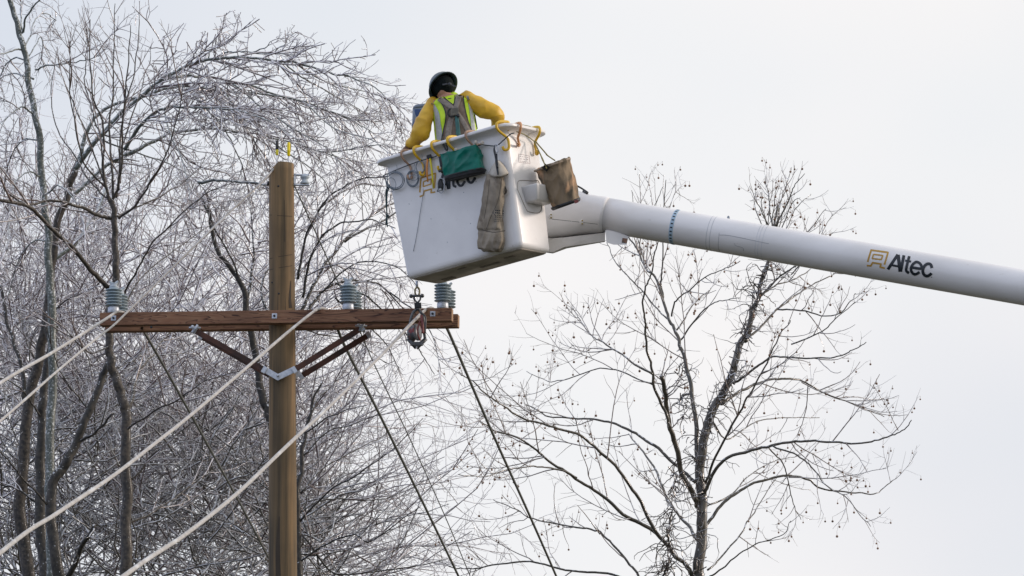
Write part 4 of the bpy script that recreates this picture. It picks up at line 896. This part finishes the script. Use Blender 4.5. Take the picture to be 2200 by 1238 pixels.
bk_grey = bark_mat('grey_ice_bark', (.050, .062, .055), (.13, .145, .125), .36, ice_c=(.46, .49, .50), scale=22, rough=.55, top=.8)
bk_dark = bark_mat('dark_wet_bark', (.010, .010, .009), (.050, .043, .034), .08, scale=20, rough=.7)
bk_brown = bark_mat('brown_bark', (.012, .011, .009), (.070, .056, .043), .08, ice_c=(.40, .40, .40), scale=26, rough=.7)
tw_ice = bark_mat('iced_twigs', (.075, .050, .052), (.19, .14, .14), .60, ice_c=(.80, .79, .82), scale=7, rough=.25)
tw_brown = bark_mat('brown_twigs', (.085, .055, .045), (.19, .13, .11), .44, ice_c=(.60, .58, .60), scale=7, rough=.3)
tw_dark = bark_mat('thicket_twigs', (.032, .028, .022), (.10, .082, .060), .48, ice_c=(.62, .63, .65), scale=6, rough=.3)
tw_syc = bark_mat('sycamore_twigs', (.13, .095, .075), (.25, .19, .16), .44, ice_c=(.62, .62, .63), scale=7, rough=.35)
lf = lambda k, lo, hi: (lambda Lp, t, m, r: np.clip(k*Lp*(1-.55*t)*(0.6+.8*r.random(m)), lo, hi))
# E: right-hand tree with hanging seed balls
s_tr = ([(1504, 1300), (1503, 1238), (1507, 1150), (1507, 1075), (1503, 1000), (1514, 930), (1538, 872), (1560, 830), (1580, 780), (1592, 735), (1604, 717), (1617, 671), (1629, 638), (1638, 595), (1648, 560), (1662, 490), (1672, 440)], 27, 4)
s_l = [
 ([(1500, 1090), (1492, 1068), (1469, 1021), (1453, 963), (1440, 921), (1432, 879), (1430, 845), (1421, 808)], 13, 9, -1.0),
 ([(1440, 921), (1428, 880), (1411, 850), (1402, 804), (1394, 762), (1388, 712), (1384, 680), (1381, 636), (1398, 600), (1406, 555), (1414, 520)], 7, 2.5, (-.8, -2)),
 ([(1503, 1010), (1497, 971), (1492, 887), (1482, 812), (1465, 753), (1452, 715), (1439, 686), (1424, 645), (1407, 598), (1383, 569), (1369, 534), (1345, 500), (1330, 470)], 11, 2.5, 1.2),
 ([(1439, 686), (1415, 668), (1380, 627), (1343, 587), (1317, 552), (1306, 520)], 4, 1.8, (.8, 2)),
 ([(1424, 645), (1421, 600), (1424, 560), (1426, 500), (1427, 430), (1430, 385)], 4.5, 1.6, (.8, .6)),
 ([(1443, 680), (1453, 645), (1485, 619), (1514, 595), (1558, 578), (1590, 560)], 4, 1.6, (.8, -.4)),
 ([(1453, 710), (1488, 656), (1520, 627), (1545, 600)], 4, 1.6, (.8, 2.2)), ([(1458, 735), (1500, 680), (1529, 656), (1558, 645), (1590, 640)], 4, 1.6, (.8, -1)),
 ([(1500, 1040), (1449, 996), (1398, 954), (1348, 921), (1298, 904), (1231, 898), (1181, 895), (1130, 870)], 8, 2.5, 1.6),
 ([(1490, 1245), (1475, 1215), (1449, 1193), (1411, 1147), (1357, 1115), (1306, 1076), (1248, 1034), (1189, 996), (1147, 963), (1106, 938), (1060, 922), (1030, 905)], 11, 2.2, -2),
 ([(1411, 1147), (1382, 1088), (1348, 1034), (1290, 971), (1248, 938), (1189, 917), (1126, 900), (1085, 875), (1050, 850), (1015, 820), (985, 800)], 8, 2, (-.7, -3.2)),
 ([(1239, 1027), (1198, 1009), (1147, 1004), (1093, 1009), (1043, 1025), (985, 1018)], 4.5, 1.6, (-1.4, -3)),
 ([(1385, 1260), (1369, 1237), (1340, 1197), (1298, 1151), (1273, 1138), (1231, 1132), (1181, 1122), (1139, 1113), (1100, 1090), (1060, 1075)], 6, 1.8, (.0, .8)),
 ([(1350, 1250), (1315, 1235), (1231, 1226), (1139, 1210), (1043, 1216), (990, 1222), (940, 1205)], 6, 2, (.5, 1.8)),
 ([(1502, 1165), (1478, 1130), (1436, 1076), (1407, 1013), (1373, 958), (1350, 935)], 8, 3, 2.4),
 ([(1402, 804), (1357, 779), (1331, 758), (1290, 733), (1269, 720), (1245, 690), (1230, 655)], 5, 1.6, (-1.2, .6)),
 ([(1407, 830), (1340, 800), (1290, 790), (1220, 815), (1180, 820), (1130, 800)], 3.5, 1.6, (-1, 1.6)),
 ([(1510, 1085), (1513, 1060), (1530, 1021), (1564, 984), (1639, 963), (1698, 948), (1764, 948), (1840, 954), (1898, 942), (1932, 929), (1958, 905)], 9, 2, -1.6),
 ([(1512, 1150), (1522, 1126), (1555, 1080), (1597, 1050), (1647, 1030), (1698, 1021), (1739, 1030), (1773, 1050), (1836, 1059), (1882, 1059), (1919, 1032)], 8, 2, 1.4),
 ([(1548, 868), (1572, 850), (1605, 833), (1639, 820), (1689, 814), (1731, 822), (1781, 850), (1848, 875), (1898, 894)], 8, 1.8, 1.8),
 ([(1575, 825), (1605, 804), (1639, 779), (1668, 766), (1731, 770), (1794, 766), (1831, 753), (1861, 737)], 6, 1.8, -1),
 ([(1530, 905), (1564, 942), (1605, 917), (1647, 900), (1700, 900), (1760, 895)], 4, 1.6, 2), ([(1515, 1040), (1538, 980), (1589, 887), (1614, 841), (1647, 779), (1677, 720), (1700, 690)], 6, 2, -2.4),
 ([(1660, 958), (1714, 979), (1748, 1009), (1773, 1042), (1815, 1067), (1848, 1105), (1869, 1130)], 4, 1.4, (-.7, -1.5)), ([(1650, 960), (1681, 992), (1693, 1034), (1706, 1088), (1722, 1115)], 3.5, 1.4, (-.6, .8)),
 ([(1520, 1225), (1543, 1205), (1597, 1138), (1622, 1097), (1645, 1060), (1670, 1020)], 4.5, 1.5, 1.5), ([(1525, 1238), (1551, 1222), (1589, 1189), (1639, 1163), (1680, 1150), (1700, 1120)], 4, 1.4, -1.6),
 ([(1515, 1090), (1572, 1063), (1610, 1020), (1670, 990), (1720, 980)], 4, 1.5, 2.6),
 ([(1630, 640), (1672, 598), (1709, 573), (1740, 545), (1790, 500)], 4.5, 1.6, -.8), ([(1630, 640), (1669, 613), (1712, 598), (1740, 579), (1775, 530)], 4, 1.6, 1), ([(1600, 735), (1623, 714), (1663, 671), (1706, 638), (1736, 616), (1786, 592), (1815, 560)], 6, 1.6, 1.6),
 ([(1672, 665), (1724, 668), (1786, 678), (1828, 647), (1838, 630)], 4, 1.4, (.5, -1)), ([(1700, 740), (1755, 717), (1795, 687), (1835, 650)], 3.5, 1.5, -1.2),
 ([(1662, 500), (1655, 460), (1650, 420), (1642, 380)], 4, 1.3, .3), ([(1668, 490), (1690, 440), (1705, 400), (1730, 372)], 4, 1.3, -.5), ([(1665, 495), (1675, 450), (1690, 400), (1697, 360)], 4, 1.3, .8), ([(1655, 505), (1640, 460), (1622, 425), (1612, 400)], 3, 1.2, -1)]
s_l += [([(1652, 560), (1660+dx*.5, 490), (1668+dx*.9, 435), (1674+dx*1.2, 418+abs(dx)*.3-(dx*7 % 23))], 3, 1.2, q) for dx, q in ((-52, .5), (-34, -.4), (-18, .9), (-4, -1), (10, .2), (24, 1.2), (40, -.7), (58, .4))]
s_l += [([(1700, 590), (1740, 540), (1765, 500), (1790, 455)], 3, 1.2, .4), ([(1660, 560), (1700, 530), (1740, 490), (1775, 450)], 3, 1.2, -.8), ([(1427, 500), (1440, 440), (1462, 400)], 2.5, 1.2, .9), ([(1415, 520), (1405, 450), (1425, 400)], 2.5, 1.2, -.6), ([(1385, 570), (1360, 470), (1358, 410)], 2.5, 1.2, 0)]
cfgE = [dict(tp=.6, dens=3.9, t0=.15, len=lf(.38, .35, 1.7), ang=(28, 62), trop=.02, up=.09, wig=.10, K=8, r=.0068, S=4),
        dict(dens=3.6, t0=.08, len=lf(.45, .2, .9), ang=(28, 60), up=.10, trop=.02, wig=.12, K=6, r=.0044, S=3),
        dict(dens=3.4, t0=.1, len=lf(.5, .08, .35), ang=(25, 60), up=.08, trop=.0, wig=.14, K=4, r=.0036, S=3, **{'from': 2})]
DE = 66.
tE, srcE, rE = make_tree('bare_tree', 'bare tree on the right hung with small round brown seed balls, against open sky', DE, s_tr, s_l, bark_mat('sycamore_bark', (.035, .033, .025), (.09, .075, .052), .03), tw_syc, cfgE, 11)
# seed balls hang from twig tips: the largest hundred as parts, the rest as one part
ends = np.concatenate([srcE[1][0][:, -2], srcE[2][0][:, -1], srcE[3][0][:, -1]]); rE.shuffle(ends)
ends = ends[:560]; szs = rE.uniform(.010, .0175, len(ends)); order = np.argsort(-szs/ends[:, 1]); mball = mat('seed_ball', (.34, .19, .115), .8, c2=(.12, .075, .05), scale=3, lo=.3, hi=.7)
bm0 = MB(); bm0.ellipsoid((0, 0, 0), 1, n=10, m=7); bm0.tube([(0, 0, .9), (0, .2, 4.2)], .10, 4); bo0 = bm0.build('seed_ball', mball, None, origin=(0, 0, 0)); bo0.parent = tE
ft = world_loc(tE)
for k_, i in enumerate(order[:100]):
    o = bo0 if k_ == 0 else bo0.copy()
    if k_: COL.objects.link(o); o.parent = tE
    o.location = ends[i]-ft-np.array([0, 0, szs[i]*4]); o.scale = (szs[i],)*3
mb = MB()
for i in order[100:]:
    c = ends[i]-np.array([0, 0, szs[i]*4]); mb.ellipsoid(c, szs[i], n=8, m=6); mb.tube([c, c+np.array([0, 0, szs[i]*4])], .002, 3)
tag(mb.build('seed_balls', mball, tE), kind='stuff')
# vines on its trunk
def vines(root, P, dens, ln, seed, m, rad=.007, nm='vine'):
    r = np.random.default_rng(seed); PP = resample(P, 40)[None]; RR = np.full((1, 40), .02)
    A, B = spawn(PP, RR, dens, 0, lambda Lp, t, m_, r_: ln*(.4+1.2*r_.random(m_)), (10, 95), -.03, .38, 10, rad, r)
    A[:, 0] += r.normal(size=A[:, 0].shape)*.06
    A2, B2 = spawn(A, B, 3.5, .1, lambda Lp, t, m_, r_: .12+.2*r_.random(m_), (30, 90), 0, .3, 4, rad*.7, r)
    fast_tubes(nm, [(A, B, 3), (A2, B2, 3)], m, root, world_loc(root))
vm = bark_mat('vine_stems', (.03, .022, .018), (.085, .062, .05), .16, scale=6)
trP = np.array([W(x, y, DE-.15) for x, y in s_tr[0][1:-2]]); vines(tE, trP, 26, .40, 5, vm)
vines(tE, np.array([W(x, y, DE-.5) for x, y in [(1452, 985), (1447, 1060), (1440, 1130), (1437, 1200), (1432, 1245)]]), 48, .42, 6, vm, nm='vine')
vines(tE, np.array([W(x, y, DE+.6) for x, y in [(1466, 740), (1464, 800), (1472, 900), (1480, 960)]]), 26, .30, 8, vm, nm='vine')
# A: upright young tree with straight shoots
DA = 58.
a_tr = ([(272, 1300), (270, 1238), (270, 1150), (272, 1050), (270, 950), (272, 885), (262, 850), (246, 800), (236, 760), (233, 715), (238, 660), (248, 620), (252, 560), (249, 500), (246, 455), (238, 430)], 27, 11)
a_l = [([(240, 440), (226, 400), (222, 330), (217, 260), (200, 200), (192, 120), (195, 40)], 7, 1.8, -.5), ([(240, 440), (225, 395), (216, 300), (200, 245), (183, 180), (185, 110), (187, 60)], 5, 1.6, .8),
 ([(243, 430), (240, 360), (236, 260), (243, 180), (245, 100), (246, 10)], 6, 1.6, .3), ([(247, 425), (256, 390), (262, 300), (267, 210), (276, 120), (280, 55)], 6, 1.6, -.9), ([(250, 425), (258, 340), (262, 260), (285, 170), (297, 90), (299, 30)], 5, 1.6, .6),
 ([(256, 370), (270, 290), (300, 200), (318, 140), (326, 95)], 4, 1.4, 1.3), ([(242, 470), (205, 460), (160, 440), (110, 433), (60, 438), (20, 420)], 9, 4, -1.3), ([(232, 618), (205, 592), (180, 560), (150, 525), (100, 480), (60, 445), (0, 430), (-50, 410)], 11, 7, -2),
 ([(255, 470), (290, 440), (320, 400), (352, 340), (380, 260), (396, 180)], 6, 1.6, -1.6), ([(254, 466), (270, 452), (330, 430), (370, 405), (420, 370), (445, 330)], 5, 1.6, 1.4), ([(240, 430), (200, 400), (165, 340), (130, 290), (110, 215), (120, 110)], 5, 1.6, 1.6),
 ([(225, 400), (180, 350), (160, 270), (150, 180), (150, 85)], 4.5, 1.4, -1.4), ([(228, 400), (190, 300), (160, 230), (130, 160), (122, 100)], 4, 1.4, .2),
 ([(272, 885), (285, 850), (298, 800), (320, 770), (345, 735), (380, 700)], 9, 3, 1.6), ([(262, 640), (290, 590), (330, 520), (380, 470), (440, 420), (500, 390)], 5, 1.6, -1.8), ([(262, 660), (310, 590), (370, 540), (430, 500), (510, 440)], 4, 1.6, 2.2),
 ([(270, 930), (320, 890), (380, 860), (440, 820), (520, 800)], 5, 1.6, -2), ([(275, 1125), (330, 1100), (390, 1060), (440, 1020), (530, 985)], 5, 1.6, 1.5), ([(275, 1040), (320, 990), (370, 940), (420, 900), (500, 850)], 5, 1.6, 0), ([(240, 740), (200, 760), (170, 740), (120, 690), (70, 670)], 4, 1.6, -1.2)]
cfgA = [dict(dens=.6, t0=.12, len=lambda Lp, t, m, r: np.clip(Lp*(.25+.35*r.random(m))*(1-.35*t), .8, 3.2), ang=(8, 34), trop=.03, wig=.045, K=12, r=.017, S=5, r1f=.3), dict(dens=2.7, t0=.12, **{'from': 2}, len=lf(.40, .3, 1.7), ang=(22, 50), trop=.07, wig=.06, K=7, r=.0085, S=4), dict(dens=3.4, t0=.1, len=lf(.42, .15, .7), ang=(25, 55), trop=.06, wig=.10, K=5, r=.006, S=3),
        dict(dens=2.6, t0=.1, len=lf(.5, .06, .28), ang=(25, 65), trop=.02, wig=.14, K=4, r=.0048, S=3, **{'from': 2})]
make_tree('bare_tree', 'upright young tree with straight reddish shoots, its trunk passing behind the left crossarm end', DA, a_tr, a_l, bk_brown, tw_brown, cfgA, 21)
# B: grey trunk at the far left with drooping iced branches
DB_ = 61.
b_tr = ([(118, 1300), (112, 1238), (108, 1100), (108, 950), (112, 800), (112, 660), (108, 600), (104, 500), (90, 400), (84, 310), (72, 220), (55, 120), (38, 60), (15, -20), (0, -80)], 22, 10)
b_l = [([(48, 72), (44, 40), (45, 0), (48, -50)], 4, 2, .5), ([(50, 70), (60, 30), (85, 0), (110, -30)], 5, 2, -.8), ([(52, 110), (66, 70), (75, 40), (100, 30), (120, 45)], 4, 1.6, 1.2), ([(58, 130), (85, 80), (92, 110), (85, 130)], 3, 1.4, 1),
 ([(50, 105), (20, 110), (0, 120), (-40, 150)], 5, 1.8, -1), ([(60, 135), (30, 125), (0, 160), (-20, 230), (-30, 300)], 4, 1.6, 1), ([(76, 150), (110, 140), (170, 130), (215, 120)], 4.5, 1.6, -.5), ([(76, 250), (45, 230), (10, 260), (-20, 330), (-30, 400)], 4.5, 1.6, -1.4),
 ([(72, 170), (40, 160), (10, 165), (-30, 190)], 5, 1.6, 1.8), ([(82, 300), (50, 300), (20, 350), (5, 430)], 4, 1.6, 1.6), ([(88, 380), (60, 370), (30, 400), (20, 470), (15, 540)], 4, 1.6, -1.6), ([(95, 420), (130, 400), (160, 430), (180, 480)], 4, 1.6, -1.6), ([(104, 520), (70, 520), (40, 560), (20, 640)], 4, 1.6, 1)]
cfgI = lambda f=1.0, tr=-.02: [dict(dens=.9, t0=.12, len=lambda Lp, t, m, r: np.clip(Lp*(.25+.35*r.random(m))*(1-.35*t), .6, 2.0), ang=(8, 34), trop=-.02, wig=.045, K=12, r=.017, S=5, r1f=.3), dict(dens=2.9*f, t0=.06, **{'from': 2}, len=lf(.40, .35, 1.7), ang=(25, 70), trop=tr, wig=.12, K=8, r=.0095, S=4), dict(dens=4.2*f, t0=.05, len=lf(.42, .18, .75), ang=(28, 70), trop=tr*.5, wig=.15, K=6, r=.0070, S=3),
        dict(dens=3.4*f, t0=.05, len=lf(.5, .07, .30), ang=(25, 75), trop=.0, wig=.18, K=4, r=.0055, S=3, **{'from': 2})]
make_tree('iced_tree', 'tall thin grey-trunked tree at the far left edge leaning up out of the picture', DB_, b_tr, b_l, bk_grey, tw_ice, cfgI(1.75, -.03), 31)
# C: big tree whose iced limbs arch over to the right
DC = 62.5
c_tr = ([(66, 1300), (60, 1238), (44, 1100), (48, 1020), (52, 957), (60, 880), (78, 800), (92, 740), (105, 640), (112, 560), (126, 475), (142, 420), (161, 365)], 31, 14)
arch = [([(161, 365), (194, 318), (239, 266), (278, 228), (317, 196), (342, 174), (388, 149), (420, 134), (448, 128), (507, 124), (581, 129), (652, 139), (704, 155), (755, 166), (800, 186), (838, 215)], 12, 2.2, -1.5),
 ([(342, 174), (372, 166), (400, 163), (430, 165), (480, 172), (540, 186), (600, 205), (660, 224), (700, 238), (760, 256), (820, 262)], 8, 2, 1.5), ([(161, 365), (184, 290), (207, 252), (246, 226), (310, 208), (360, 190), (420, 186), (480, 196), (560, 202), (640, 215), (690, 232), (760, 262), (800, 285)], 9, 2, .6),
 ([(268, 323), (291, 284), (323, 252), (352, 233), (388, 229), (450, 230), (520, 240), (580, 262), (640, 300)], 9, 2, -2.4), ([(281, 330), (323, 307), (365, 288), (420, 278), (480, 278), (560, 290), (640, 310), (720, 335), (780, 350)], 9, 2, 2.4),
 ([(480, 115), (500, 112), (530, 112), (580, 115), (640, 120)], 4, 2, -.9), ([(448, 125), (455, 100), (470, 78), (478, 62)], 3, 1.2, (-.9, -.5)), ([(590, 112), (612, 96), (620, 80), (634, 70)], 3, 1.2, -.7), ([(545, 112), (570, 100), (583, 88)], 3.5, 1.2, -.6),
 ([(610, 135), (640, 160), (680, 185), (740, 215), (800, 250)], 4, 1.6, 1), ([(500, 180), (560, 230), (620, 270), (700, 320), (760, 380)], 4.5, 1.6, -.8), ([(400, 190), (440, 230), (490, 290), (520, 360), (540, 440)], 4.5, 1.6, 2.2),
 ([(425, 392), (470, 389), (530, 392), (575, 396), (620, 410), (660, 440)], 7, 2, -2), ([(161, 365), (150, 420), (190, 390), (240, 350), (281, 330)], 9, 8, .3),
 ([(220, 300), (300, 330), (380, 360), (440, 410), (470, 470)], 4, 1.5, 3), ([(560, 290), (620, 330), (690, 380), (730, 440)], 4, 1.5, .5), ([(640, 140), (700, 175), (770, 195), (825, 212), (848, 250)], 3.5, 1.5, 2.2), ([(660, 225), (720, 275), (790, 300), (840, 330)], 3.5, 1.5, -1.6),
 ([(640, 310), (700, 330), (780, 315), (830, 312), (850, 330)], 3.5, 1.5, 0), ([(352, 233), (370, 300), (400, 370), (410, 450)], 4, 1.6, -1.4), ([(112, 560), (165, 522), (190, 480), (213, 445), (230, 400)], 9, 6, 1), ([(480, 196), (520, 260), (560, 330), (590, 400)], 3.5, 1.5, 3)]
cfgC = [dict(cap=.05, dens=2.0, t0=.25, bias=(.6, 0, -3.2), len=lambda Lp, t, m, r: np.clip(Lp*(.22+.3*r.random(m))*(1-.8*t), .4, 2.3), ang=(10, 36), trop=-.010, wig=.075, K=12, r=.017, S=5, r1f=.35),
        dict(cap=.28, dens=6.2, t0=.1, len=(lambda Lp, t, m, r: np.clip(.36*Lp*(1-.75*t)*(.6+.8*r.random(m)), .3, 1.5)), ang=(18, 58), bias=(.1, 0, -.45), trop=.0, up=.02, wig=.19, K=8, r=.0095, S=4, r1f=.6, **{'from': 2}),
        dict(dens=5.4, t0=.08, len=lf(.45, .15, .65), ang=(25, 65), trop=.01, wig=.22, K=5, r=.0070, S=3, r1f=.75),
        dict(dens=6.5, t0=.1, len=lf(.5, .05, .20), ang=(30, 80), trop=.01, wig=.2, K=3, r=.0060, S=3, r1f=1.0, **{'from': 2})]
make_tree('iced_tree', 'big tree whose long ice-laden limbs arch over to the right above the pole', DC, c_tr, arch, bk_grey, tw_ice, cfgC, 41, tbark=bk_brown)
# D: leaning dark trunks low on the left
dk = [([(150, 1300), (120, 1200), (111, 1054), (140, 998), (163, 954), (192, 883), (222, 810), (240, 760)], 27, 13), ([(95, 1300), (90, 1160), (88, 1039), (88, 946), (90, 872), (98, 810), (112, 740), (120, 700)], 27, 13)]
d_l = [([(145, 1250), (172, 1190), (203, 1128)], 13, 9, -.8), ([(163, 954), (190, 940), (215, 920), (235, 895), (243, 890)], 7, 4, -.6), ([(150, 1040), (200, 1000), (250, 960), (300, 930)], 4, 1.6, 1.5), ([(120, 1100), (60, 1040), (10, 980), (-40, 940)], 5, 2, -1), ([(200, 860), (240, 800), (300, 770), (380, 760)], 4, 1.6, 1), ([(190, 880), (150, 830), (120, 780), (100, 700)], 4, 1.6, -1)]
make_tree('leaning_tree', 'dark trunk leaning right, broken off short, low at the left behind the iced twigs', 60.5, dk[0], d_l, bk_dark, tw_dark, cfgI(.9, 0), 51)
d_l2 = [([(90, 900), (60, 850), (20, 820), (-30, 800)], 5, 2, -1), ([(98, 810), (130, 770), (165, 720), (200, 640)], 6, 2, .8), ([(89, 1000), (150, 930), (230, 880), (320, 840)], 5, 1.8, 1.4), ([(89, 1090), (40, 1050), (0, 1040), (-30, 1020)], 5, 2, 0), ([(112, 740), (100, 700), (110, 640), (105, 560)], 9, 4, 0.3), ([(52, 860), (50, 800), (30, 740), (15, 690), (0, 610)], 9, 7, .5), ([(105, 680), (150, 640), (200, 620), (240, 560)], 4, 1.6, -.9)]
make_tree('leaning_tree', 'dark straight trunk low at the far left between two other trunks', 62, dk[1], d_l2, bk_dark, tw_ice, cfgI(1.0, 0), 61)
# F: tree right behind the pole
DF = 63.
f_tr = ([(640, 1300), (640, 1238), (625, 1100), (600, 960), (578, 890), (568, 865), (556, 810), (545, 740), (529, 655), (523, 619), (497, 577), (465, 535), (450, 470), (436, 425)], 24, 7)
f_l = [([(529, 650), (540, 600), (545, 520), (538, 440)], 7, 2, 1), ([(515, 600), (490, 540), (462, 490), (445, 440)], 5, 2, -.8), ([(575, 880), (610, 760), (640, 690), (668, 658), (690, 629), (723, 609), (771, 603), (797, 606), (830, 625), (880, 680)], 10, 2.5, 1.4),
 ([(640, 690), (670, 620), (710, 551), (749, 509), (781, 477), (826, 445), (880, 430)], 8, 4, 2), ([(740, 520), (790, 490), (830, 470), (880, 440)], 6, 3.5, (1.3, 2.4)), ([(650, 640), (665, 560), (700, 500), (740, 480), (800, 475), (850, 490)], 6, 2, -1.6),
 ([(690, 630), (740, 580), (800, 560), (860, 580), (900, 620)], 4, 1.8, -1), ([(640, 600), (660, 500), (690, 445), (730, 405), (780, 385), (835, 378)], 6, 2.2, -.5), ([(690, 445), (740, 410), (780, 395), (830, 400)], 4, 2, (-.4, 1)),
 ([(723, 609), (790, 640), (850, 690), (900, 750), (935, 805)], 5, 1.6, .2), ([(720, 640), (780, 690), (830, 740), (860, 800)], 4, 1.6, 1.4), ([(830, 625), (880, 660), (930, 720), (945, 790)], 4, 1.6, -1.8), ([(640, 700), (690, 720), (760, 730), (830, 780)], 4, 1.6, 2.4), ([(590, 700), (560, 620), (600, 540), (640, 470), (680, 380)], 6, 2, 3)]
make_tree('iced_tree', 'iced tree whose forked trunk rises right behind the pole, its twigs spreading under the bucket', DF, f_tr, f_l, bk_dark, tw_ice, cfgI(1.1, -.012), 71)
# G: low tree right of the pole
g_tr = ([(655, 1300), (645, 1238), (640, 1150), (642, 1050), (648, 990), (655, 935), (668, 880), (690, 820)], 16, 4)
g_l = [([(642, 1210), (700, 1170), (760, 1150), (796, 1165), (860, 1120), (900, 1090)], 5, 1.6, -1), ([(640, 1190), (700, 1190), (780, 1170), (840, 1140), (880, 1115)], 4, 1.6, 1), ([(790, 1245), (820, 1210), (851, 1179), (888, 1109), (907, 1061), (930, 1010)], 4.5, 1.5, 1.4),
 ([(645, 1120), (692, 1065), (774, 1017), (848, 961), (910, 898)], 5, 1.5, -1.6), ([(645, 1100), (700, 1072), (790, 1075), (860, 1060), (920, 1030)], 4.5, 1.5, 1.2), ([(650, 980), (700, 930), (760, 910), (830, 880)], 4, 1.5, .2), ([(655, 930), (700, 900), (750, 880), (790, 870)], 4, 1.5, -1.4), ([(660, 900), (700, 840), (740, 800), (760, 760)], 4, 1.5, 1.6),
 ([(650, 1150), (720, 1230), (820, 1225), (900, 1215), (960, 1200)], 5, 1.5, .6), ([(645, 1060), (700, 1000), (780, 960), (830, 930), (870, 880)], 4, 1.5, 2), ([(655, 960), (620, 900), (600, 840), (590, 760)], 4, 1.5, 1), ([(640, 1100), (560, 1040), (500, 980), (440, 940)], 4, 1.5, .3), ([(640, 1180), (560, 1160), (480, 1120), (400, 1100)], 4, 1.5, -.8)]
cfgG = [dict(dens=2.3, t0=.05, len=lf(.34, .3, 1.2), ang=(20, 55), trop=.03, wig=.09, K=8, r=.0075, S=4), dict(dens=3.0, t0=.05, len=lf(.42, .15, .6), ang=(25, 60), trop=.02, wig=.12, K=6, r=.006, S=3), dict(dens=2.8, t0=.05, len=lf(.5, .07, .3), ang=(25, 65), wig=.15, K=4, r=.005, S=3, **{'from': 2})]
make_tree('bare_tree', 'low twiggy tree spreading to the right of the pole foot, thin branches against the sky', 61, g_tr, g_l, bk_dark, tw_brown, cfgG, 81)
# thicket: the tangle of saplings behind all of them, which nobody could count
def thicket(name, n, xr, yf, dr, seed, m, cfgL, h=(2.0, 4.5)):
    r = np.random.default_rng(seed); P = []; R_ = []
    for i in range(n):
        x = r.uniform(*xr); y0 = yf(x)+r.uniform(0, 1)**.8*(1330-yf(x)); d = r.uniform(*dr); p = W(x, y0, d); dr_ = nrm([r.normal()*1.0, r.normal()*.7, .75]); L_ = min(r.uniform(*h), (y0-yf(x))/FPX*d+.5); q = [p]
        for k in range(9): dr_ = nrm(dr_+r.normal(size=3)*.16); q.append(q[-1]+dr_*L_/9)
        P.append(q); R_.append(np.linspace(.016, .005, 10))
    P = np.array(P); R_ = np.array(R_); src = [(P, R_)]; lst = [(P, R_, 5)]
    for c in cfgL:
        Ps = np.concatenate([resample_all(s[0], 8) for s in src[-c.get('from', 1):]]); Rs = np.concatenate([resamp_r(s[1], 8) for s in src[-c.get('from', 1):]])
        A, B = spawn(Ps, Rs, c['dens'], .05, c['len'], c['ang'], c.get('trop', 0), c['wig'], c['K'], c['r'], r); src.append((A, B)); lst.append((A, B, c.get('S', 3)))
    o, nf = fast_tubes(name, lst, m, None, (0, 0, 0)); print(name, nf); tag(o, kind='stuff'); return o
cfgT = [dict(dens=3.4, len=lf(.40, .3, 1.5), ang=(25, 75), wig=.16, K=7, r=.0085), dict(dens=4.0, len=lf(.45, .12, .6), ang=(30, 80), wig=.20, K=5, r=.0062)]
def yf1(x): return np.interp(x, [-60, 60, 160, 300, 450, 600, 700, 790, 860], [280, 280, 330, 380, 400, 530, 880, 1080, 1238])
o = thicket('iced_thicket', 560, (-60, 735), yf1, (66, 72), 91, tw_ice, cfgT); tag(o, 'tangle of iced saplings and twigs filling the wood behind the pole', 'thicket')
def yf2(x): return np.interp(x, [-60, 100, 300, 500, 640, 700], [700, 720, 820, 880, 950, 1120])
o = thicket('brown_thicket', 260, (-60, 690), yf2, (64.5, 69), 92, tw_dark, cfgT, (1.2, 3)); tag(o, 'dark brown brush low behind the trunks at the bottom left', 'thicket')
